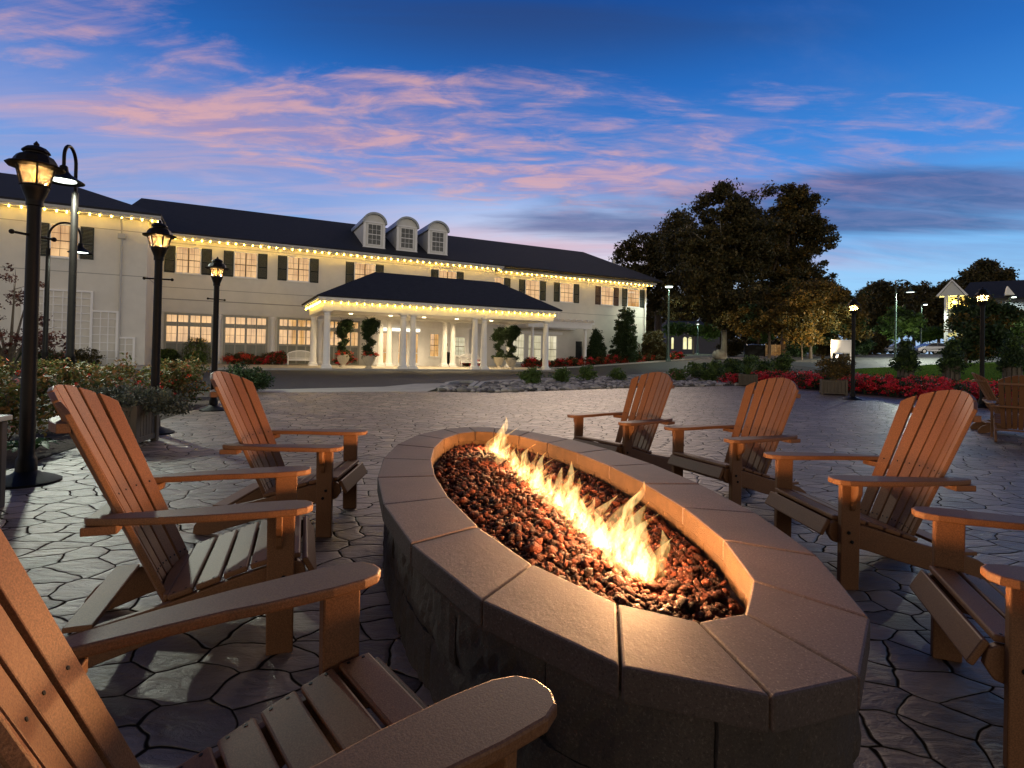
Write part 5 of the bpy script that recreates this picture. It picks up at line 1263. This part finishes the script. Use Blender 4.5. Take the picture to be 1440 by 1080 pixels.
# ---- urns with topiary under the canopy
def urn(label, x, y, flowers, seed, h=2.5, tl='dark spiral topiary in the pale urn'):
    p = bw(x, y); t = empty('stone_urn', (p.x, p.y, .11)); tag(t, label, 'urn', 'stone urns under the canopy')
    u = MB(); u.lathe([(.24, 0), (.24, .07), (.17, .10), (.15, .16), (.20, .22), (.30, .40), (.38, .62), (.42, .74), (.45, .77), (.45, .83), (.38, .83), (.36, .75)], 28); u.build('bowl', M['urn'], t, smooth=R(40))
    fl_ = MB()
    for k in range(20): a = 2 * math.pi * k / 20; fl_.tube([(.205 * math.cos(a), .205 * math.sin(a), .24), (.315 * math.cos(a), .315 * math.sin(a), .42), (.40 * math.cos(a), .40 * math.sin(a), .66)], [.014, .02, .024], 5)
    fl_.build('fluting', M['urn'], t, smooth=R(60)); s_ = MB(); s_.lathe([(.36, .74), (.35, .78)], 18); s_.build('potting_soil', M['mulch'], t)
    tp = empty('topiary', (p.x, p.y, .85)); tag(tp, tl, 'topiary', 'topiary trees in the urns'); tb = MB(); tb.tube([(0, 0, 0), (.03, 0, h * .4), (0, 0, h * .78)], [.04, .035, .02], 7); tb.build('trunk', M['bark'], tp)
    g = random.Random(seed); bl = []
    for k in range(16):
        q = k / 15; a = q * 11 + seed; r = .34 * (1 - q * .35) if q < .55 else .30; bl.append(((math.cos(a) * .18, math.sin(a) * .18, .30 + q * (h - 1.1)), (r * .62, r * .62, .13)))
    bl += [((.05, 0, h - .62), (.56, .52, .48)), ((.22, 0, h - .35), (.34, .34, .26)), ((-.2, 0, h - .95), (.36, .36, .26))]
    foliage('foliage', bl, 300, 50, .10, .05, M['leaf_mid'], tp, seed, floor=False)
    g2 = random.Random(seed); st = MB()
    for k in range(7): a = g2.uniform(0, 6.28); st.tube([(0, 0, h - .4), (math.cos(a) * .2, math.sin(a) * .2, h - .05), (math.cos(a) * .4, math.sin(a) * .4, h + g2.uniform(-.1, .15))], [.01, .008, .003], 4)
    st.build('twig', M['bark'], tp)
    sk = empty('urn_flowers', (p.x, p.y, .85)); tag(sk, ('rust red flowers' if flowers else 'green leaves') + ' round the foot of the ' + tl.split(' topiary')[0] + ' topiary, ' + label.split(',')[-1].strip(), 'flowers', 'plants at the rims of the urns')
    foliage('foliage', bl3((0, 0, .12, .55, .55, .22)), 34, 40, .09, .045, M['leaf_mid'], sk, seed + 5, floor=False)
    if flowers: foliage('blossoms', bl3((0, 0, .16, .58, .58, .22)), 34, 34, .08, .042, M['petal_coral'], sk, seed + 6, floor=False)
urn('pale stone urn under the canopy, left rear one', 11.35, -6.2, True, 1, 2.55, 'round headed topiary in the left rear urn')
urn('pale fluted urn under the canopy, left front one', 12.45, -9.0, True, 2, 2.55, 'leaning spiral topiary in the left front urn')
urn('pale fluted urn under the canopy, right front one', 22.8, -8.7, False, 3, 2.55, 'dense spiral topiary in the right front urn')
urn('pale stone urn under the canopy, right rear one', 23.1, -6.0, False, 5, 2.55, 'heart shaped topiary in the right rear urn')

# ---- white benches
def bench(label, x, y, w=1.75):
    p = bw(x, y); t = empty('garden_bench', (p.x, p.y, .11), BA); tag(t, label, 'bench', 'white garden benches by the entrance'); W = M['white']
    for sx in (-1, 1):
        l = MB(); l.box(sx * w / 2 - .035, sx * w / 2 + .035, -.03, .04, 0, .62); l.build('leg', W, t, bevel=.004)
        l = MB(); l.box(sx * w / 2 - .035, sx * w / 2 + .035, .45, .52, 0, .82); l.build('leg', W, t, bevel=.004)
        a = MB(); a.box(sx * w / 2 - .045, sx * w / 2 + .045, -.05, .45, .622, .655); a.build('arm', W, t, bevel=.004)
    s_ = MB()
    for k in range(5): s_.box(-w / 2 + .036, w / 2 - .036, .0 + k * .09, .08 + k * .09, .40, .43)
    s_.box(-w / 2 + .036, w / 2 - .036, -.02, .0, .32, .40); s_.build('seat', W, t, bevel=.003)
    b = MB(); n = 24
    for k in range(n): xx = -w / 2 + .08 + (w - .16) * k / (n - 1); b.box(xx - .016, xx + .016, .475, .495, .50, .80 + .20 * (1 - (2 * xx / w) ** 2))
    arc = [(xx, .80 + .20 * (1 - (2 * xx / w) ** 2)) for xx in np.linspace(-w / 2 + .036, w / 2 - .036, 17)]
    b.prism(arc + [(x_, z + .07) for x_, z in arc[::-1]], .462, .51, lambda a_, c_, h: Vector((a_, h, c_))); b.box(-w / 2 + .036, w / 2 - .036, .465, .505, .46, .52)
    b.build('backrest', W, t, bevel=.003)
bench('white slatted bench left of the entrance canopy, before the lobby windows', 9.1, -2.6)
bench('white slatted bench seen between the canopy columns on the right', 22.1, -2.9)
bn = empty('waste_bin', tuple(bw(20.2, -2.3, .11))); tag(bn, 'black waste bin beside the entrance door', 'bin'); b = MB(); b.lathe([(.26, 0), (.30, .04), (.32, .95), (.34, .97), (.34, 1.02)], 20); b.build('bin_body', M['black'], bn, smooth=R(40)); b = MB(); b.lathe([(.345, 1.022), (.30, 1.12), (.1, 1.17)], 20); b.build('lid', M['black'], bn, smooth=R(40))

# ---- trellis on the left wing
tr = empty('trellis', BO, BA); tag(tr, 'white stepped trellis against the left wing wall', 'trellis'); fr = MB(); br = MB(); y0, y1 = -5.46, -5.40
for x0, x1, z1 in ((-5.6, -2.54, 4.33), (-2.54, -1.31, 3.24), (-1.31, -.47, 1.75)):
    fr.box(x1 - .12, x1, y0, y1, .0, z1); fr.box(x0, x1 - .121, y0 + .002, y1, z1 - .10, z1)
    n = max(2, round((x1 - .12 - x0) / .41)); 
    for k in range(1, n): xx = x0 + (x1 - .12 - x0) * k / n; br.box(xx - .022, xx + .022, y0 + .012, y1 - .022, .05, z1 - .1)
    m_ = round(z1 / .44)
    for k in range(1, m_): zz = z1 * k / m_; br.box(x0, x1 - .12, y0 + .034, y1 - .004, zz - .022, zz + .022)
fr.box(-5.72, -5.6, y0, y1, 0, 4.33); fr.build('frame', M['white'], tr, bevel=.006); br.build('lattice', M['white'], tr)
# ---- pergola by the garden room
pg = empty('pergola', BO, BA); tag(pg, 'white pergola with two columns right of the entrance canopy', 'pergola')
for xx in (28.25, 33.85):
    c = MB(); c.box(xx - .2, xx + .2, -2.2, -1.8, .2, .45); c.lathe([(.18, .45), (.15, .55), (.125, 3.5), (.16, 3.55), (.19, 3.65)], 18, (xx, -2, 0)); c.build('column', M['white'], pg, smooth=R(35))
b = MB(); b.box(27.7, 34.5, -2.16, -1.84, 3.66, 4.08); b.box(27.7, 34.5, .6, .9, 3.66, 4.08); b.box(27.5, 34.7, -2.24, -1.78, 4.081, 4.22); b.build('beam', M['white'], pg, bevel=.01)
r_ = MB()
for k in range(11): xx = 27.9 + k * .64; r_.prism([(-2.75, 4.34), (-2.65, 4.222), (1.0, 4.222), (1.0, 4.42), (-2.65, 4.46)], xx - .04, xx + .04, lambda a, c, h: Vector((h, a, c)))
r_.build('rafter', M['white'], pg, bevel=.004)

# ------------------------------------------------------------------ far right: sign, fences, houses, cars
sg = empty('notice_board', tuple(at(1183, 46)), R(-12)); tag(sg, 'white notice board on two posts lit by a ground floodlight', 'sign')
b = MB(); b.box(-.78, -.66, -.05, .05, 0, 1.75); b.box(.66, .78, -.05, .05, 0, 1.75); b.build('post', M['white'], sg, bevel=.01)
b = MB(); b.box(-.655, .655, -.03, .03, .72, 1.62); b.build('panel', M['white'], sg, bevel=.01)
b = MB(); b.box(-.72, .72, -.06, .06, .62, .70); b.box(-.72, .72, -.055, .055, 1.63, 1.72); b.build('rail', M['white'], sg, bevel=.01)
fd = empty('floodlight', tuple(at(1177, 44.6))); tag(fd, 'bright floodlight on the ground in front of the white notice board', 'floodlight'); b = MB(); b.box(-.16, .16, -.10, .10, .30, .55); b.tube([(0, 0, 0), (0, 0, .30)], .04, 8); b.build('housing', M['black'], fd, bevel=.01)
b = MB(); b.box(-.13, .13, -.115, -.102, .33, .52); b.build('lens', emit('flood_lens', (1, .86, .66), 25), fd)
lamp('flood_glow', 'SPOT', 260, (1, .80, .55), (0, -.2, .43), fd, .12, (R(78), 0, R(0)), 150, .7); lamp('flood_up', 'SPOT', 1500, (1, .74, .42), (-.3, .3, .6), fd, .1, (R(118), 0, R(18)), 130, .8)
def slat_fence(label, u0, u1, Y, h, m, n):
    a, b_ = at(u0, Y), at(u1, Y); d = b_ - a; L = d.length; t = empty('fence', tuple(a), math.atan2(d.y, d.x)); tag(t, label, 'fence'); s_ = MB(); dz = d.z / L
    for k in range(n + 1): xx = L * k / n; s_.box(xx - .035, xx + .035, -.02, .02, .05 + dz * xx, h + dz * xx)
    s_.build('slats', m, t); s_ = MB()
    for zz in (.25, h - .15): s_.box(0, L, .022, .06, zz, zz + .09)
    s_.build('rail', m, t); s_ = MB()
    for k in range(4): xx = L * k / 3; s_.box(xx - .06, xx + .06, .061, .16, 0, h + .1)
    s_.build('post', m, t)
slat_fence('warmly lit pale wooden slat fence between the autumn trees', 1077, 1118, 66, 1.35, mat('fence_wood', (.42, .30, .17), .7, .2, 5), 26)
slat_fence('black iron railing left of the pale wooden fence', 1048, 1076, 64, 1.35, M['black'], 30)
fl2 = empty('fence_lamp', tuple(at(1100, 64.5))); tag(fl2, 'small ground lamp glowing in front of the pale wooden fence', 'lamp'); b = MB(); b.lathe([(.08, 0), (.1, .2), (.05, .24)], 10); b.build('housing', M['black'], fl2); lamp('fence_glow', 'POINT', 60, (1, .62, .26), (0, -.3, .7), fl2, .1)
def house_box(name, label, u0, u1, Y, dep, h, wallm, roofm, cat='building', rh=2.5, rz=0.0, k=1.0):
    a, b_ = at(u0, Y), at(u1, Y); L = (b_.x - a.x) * k; t = empty(name, (a.x, Y, min(a.z, b_.z)), rz); tag(t, label, cat)
    w_ = MB(); w_.box(0, L, 0, dep, -.5, h); w_.build('wall', wallm, t); r_ = MB(); hip(r_, -.5, L + .5, -.5, dep + .5, h + .002, h + rh, 2, 2); r_.build('roof', roofm, t)
    return t, L
hb, L = house_box('annex_building', 'dark annex with glowing round topped windows behind the trees', 936, 1012, 108, 10, 4.2, mat('dark_siding', (.10, .10, .13), .8, .1, 3), M['shingle'])
def arched(parent, x, z0, z1, hw, m):
    ol = [(hw, z0), (hw, z1)] + [(hw * math.cos(a), z1 + hw * math.sin(a)) for a in np.linspace(.2, math.pi - .2, 7)] + [(-hw, z1), (-hw, z0)]
    f = MB(); f.prism([(p[0] * 1.25, p[1] + (.06 if p[1] > z0 else -.05)) for p in ol], -.06, -.002, lambda a, b, h: Vector((x + a, h, b))); fo = f.build('window', M['white'], parent)
    f = MB(); f.prism(ol, -.09, -.062, lambda a, b, h: Vector((x + a, h, b))); f.build('pane', m, fo)
wy = window_mat('lit_arched', (.75, .68, .22), (1.0, .95, .50), 1.1)
for u in (945.5, 963, 970): arched(hb, (u - 936) * 108 / FPX, .9, 2.9, .33 if u > 950 else .2, wy)
hs, L = house_box('gabled_house', 'grey house with a lit white gabled porch behind the right hand trees', 1350, 1470, 85, 12, 8.2, mat('blue_siding', (.05, .055, .075), .8, .1, 3), M['shingle'], rh=3.4, rz=R(-36), k=.8)
def ex(u): return (u - 1350) * 85 / FPX * .8
gp = MB(); x0, x1 = ex(1323), ex(1350); zc = 8.7; xm = (x0 + x1) / 2
gp.box(x0 + .3, x0 + .55, -3.2, -2.95, 0, zc); gp.box(x1 - .55, x1 - .3, -3.2, -2.95, 0, zc); gp.box(xm - .6, xm - .4, -3.2, -2.95, 0, zc); gp.build('porch_post', M['white'], hs)
gp = MB(); gp.prism([(x0 - .3, zc), (x1 + .3, zc), (xm, zc + 2.1)], -3.4, 0, lambda a, b, h: Vector((a, h, b))); gp.build('gable', M['siding'], hs)
gp = MB()
for s_ in (-1, 1): gp.prism([(xm + s_ * ((x1 - x0) / 2 + .45), zc - .1), (xm, zc + 2.15), (xm, zc + 2.42), (xm + s_ * ((x1 - x0) / 2 + .72), zc)], -3.62, -3.42, lambda a, b, h: Vector((a, h, b)))
gp.build('gable_trim', M['white'], hs)
gp = MB()
for s_ in (-1, 1): gp.prism([(xm + s_ * ((x1 - x0) / 2 + .4), zc + .02), (xm, zc + 2.2), (xm, zc + 2.38), (xm + s_ * ((x1 - x0) / 2 + .66), zc + .08)], -3.415, 3.0, lambda a, b, h: Vector((a, h, b)))
gp.build('porch_roof', M['shingle'], hs)
gp = MB(); gp.box(x0 + .5, x1 + 1.2, -1.0, -.8, 2.6, zc - .1); gp.build('porch_wall', mat('porch_yellow', (.62, .52, .24), .8, .1, 2), hs)
lamp('porch_light', 'POINT', 520, (1, .78, .26), (xm + .3, -2.2, 7.4), hs, .2)
gp = MB(); gp.ball((xm + .3, -2.2, 7.8), .18, 8); gp.build('porch_lamp', emit('porch_bulb', (1, .85, .4), 12), hs)
gp = MB(); gp.box(x0 + .8, x0 + 1.5, -1.06, -1.002, 3.2, 6.9); gp.build('door', M['dark_glass'], hs)
for u in (1400, 1413, 1428): f = MB(); f.box(ex(u), ex(u) + .9, -.06, -.002, 5.0, 6.7); f.build('window', M['win'] if u < 1410 else M['dark_glass'], hs)
gp = MB(); gp.prism([(ex(1408), 8.7), (ex(1420), 8.7), (ex(1411), 10.0)], -1.2, 0.5, lambda a, b, h: Vector((a, h, b))); gp.build('gable', M['white'], hs)
# stop sign
ss = empty('stop_sign', tuple(at(1389, 44))); tag(ss, 'red stop sign on a thin post among the dark tree leaves', 'sign'); b = MB(); b.tube([(0, 0, 0), (0, 0, 4.6)], .035, 8); b.build('post', M['metal_pale'], ss)
b = MB(); b.prism([(.40 * math.cos(a), .40 * math.sin(a)) for a in np.arange(8) * math.pi / 4 + math.pi / 8], 0, .02, lambda x, z, h: Vector((x, -.06 + h, 4.35 + z))); b.build('plate', mat('sign_red', (.45, .03, .025), .4), ss)
b = MB()
for r0, r1 in ((.385, .365),):
    for k in range(8):
        a0, a1 = math.pi / 8 + k * math.pi / 4, math.pi / 8 + (k + 1) * math.pi / 4
        b.add([(r0 * math.cos(a0), -.064, 4.35 + r0 * math.sin(a0)), (r0 * math.cos(a1), -.064, 4.35 + r0 * math.sin(a1)), (r1 * math.cos(a1), -.064, 4.35 + r1 * math.sin(a1)), (r1 * math.cos(a0), -.064, 4.35 + r1 * math.sin(a0))], [(0, 1, 2, 3)])
b.build('border', M['white'], ss)
# cars
def car(label, u, Y, rz, paint, lights=False):
    t = empty('parked_car', tuple(at(u, Y)), rz); tag(t, label, 'car', 'cars in the car park beyond the lawn')
    side = [(-2.2, .32), (-2.25, .62), (-2.15, .92), (-1.75, 1.02), (-1.2, 1.38), (-.5, 1.47), (.35, 1.40), (1.05, 1.02), (1.75, .93), (2.12, .80), (2.22, .55), (2.18, .30)]
    wheel = []
    bt = MB(); n = len(side); hw = .88
    rows = [(-hw, .93), (-hw * .99, 1.0), (hw * .99, 1.0), (hw, .93)]
    vs = []
    for yy, s_ in ((-.88, 1.0), (.88, 1.0)):
        for x, z in side: vs.append((x, yy * (1.0 if z < 1.0 else 1 - (z - 1.0) * .38), z))
    bt.add(vs, [tuple(range(n))[::-1], tuple(range(n, 2 * n))] + [(i, (i + 1) % n, n + (i + 1) % n, n + i) for i in range(n)])
    body = bt.build('body', paint, t, bevel=.06, seg=3)
    for sy in (-1, 1):
        w_ = MB(); pr = [(-1.55, 1.04), (-1.12, 1.33), (-.48, 1.40), (-.42, 1.04)]
        for pr in ([(-1.55, 1.05), (-1.12, 1.32), (-.50, 1.39), (-.45, 1.05)], [(-.36, 1.05), (-.40, 1.39), (.30, 1.33), (.86, 1.05)]):
            w_.prism(pr, -.012, .012, lambda a, b, h: Vector((a, sy * (.895 * (1 - max(0, b - 1.0) * .38)) + h, b)))
        w_.build('side_window', M['dark_glass'], t)
        for xx in (-1.35, 1.38):
            wh_ = MB(); tm = MB().lathe([(.20, -.11), (.32, -.11), (.335, -.07), (.335, .07), (.32, .11), (.20, .11)], 24); Mx = Matrix.Translation((xx, sy * .80, .335)) @ Matrix.Rotation(R(90), 4, 'X'); wh_.add([Mx @ Vector(v) for v in tm.v], tm.f); wo = wh_.build('wheel', M['black'], t, smooth=R(40))
            tm = MB().lathe([(.02, -.125), (.205, -.118), (.205, .118), (.02, .125)], 20); rm_ = MB().add([Mx @ Vector(v) for v in tm.v], tm.f); rm_.build('rim', M['metal_pale'], wo, smooth=R(40))
        h_ = MB(); h_.box(2.06, 2.20, sy * .72 - .16, sy * .72 + .16, .62, .76); h_.build('headlight', emit('car_headlight', (1, .96, .85), 14) if lights else M['metal_pale'], t, bevel=.03)
        h_ = MB(); h_.box(-2.24, -2.1, sy * .74 - .12, sy * .74 + .12, .72, .90); h_.build('tail_light', M['petal_red'], t, bevel=.02)
    return t
sil = mat('paint_silver', (.42, .43, .45), .25, metal=.6, coat=.5); blu = mat('paint_blue_grey', (.16, .20, .26), .25, metal=.5, coat=.5)
car('silver hatchback parked side on beyond the lawn', 1307, 72, R(182), sil)
car('blue grey car with a lit headlight, left of the silver hatchback', 1272, 76, R(-18), blu, True)
car('dark blue car half hidden behind the iron railing', 1060, 78, R(10), blu)
car('pale car glimpsed through the dark leafy tree on the right', 1358, 74, R(178), sil)
ub = empty('garden_boulder', tuple(at(1012, 58))); tag(ub, 'pale rounded boulder at the foot of the pale trunk', 'boulder')
me_ = rocks('boulder_stone', [(0, 0, .35)], [.85], mat('boulder', (.20, .175, .14), .85, .2, 3, .5, 20), 8, .65); me_.parent = ub; del me_['kind']
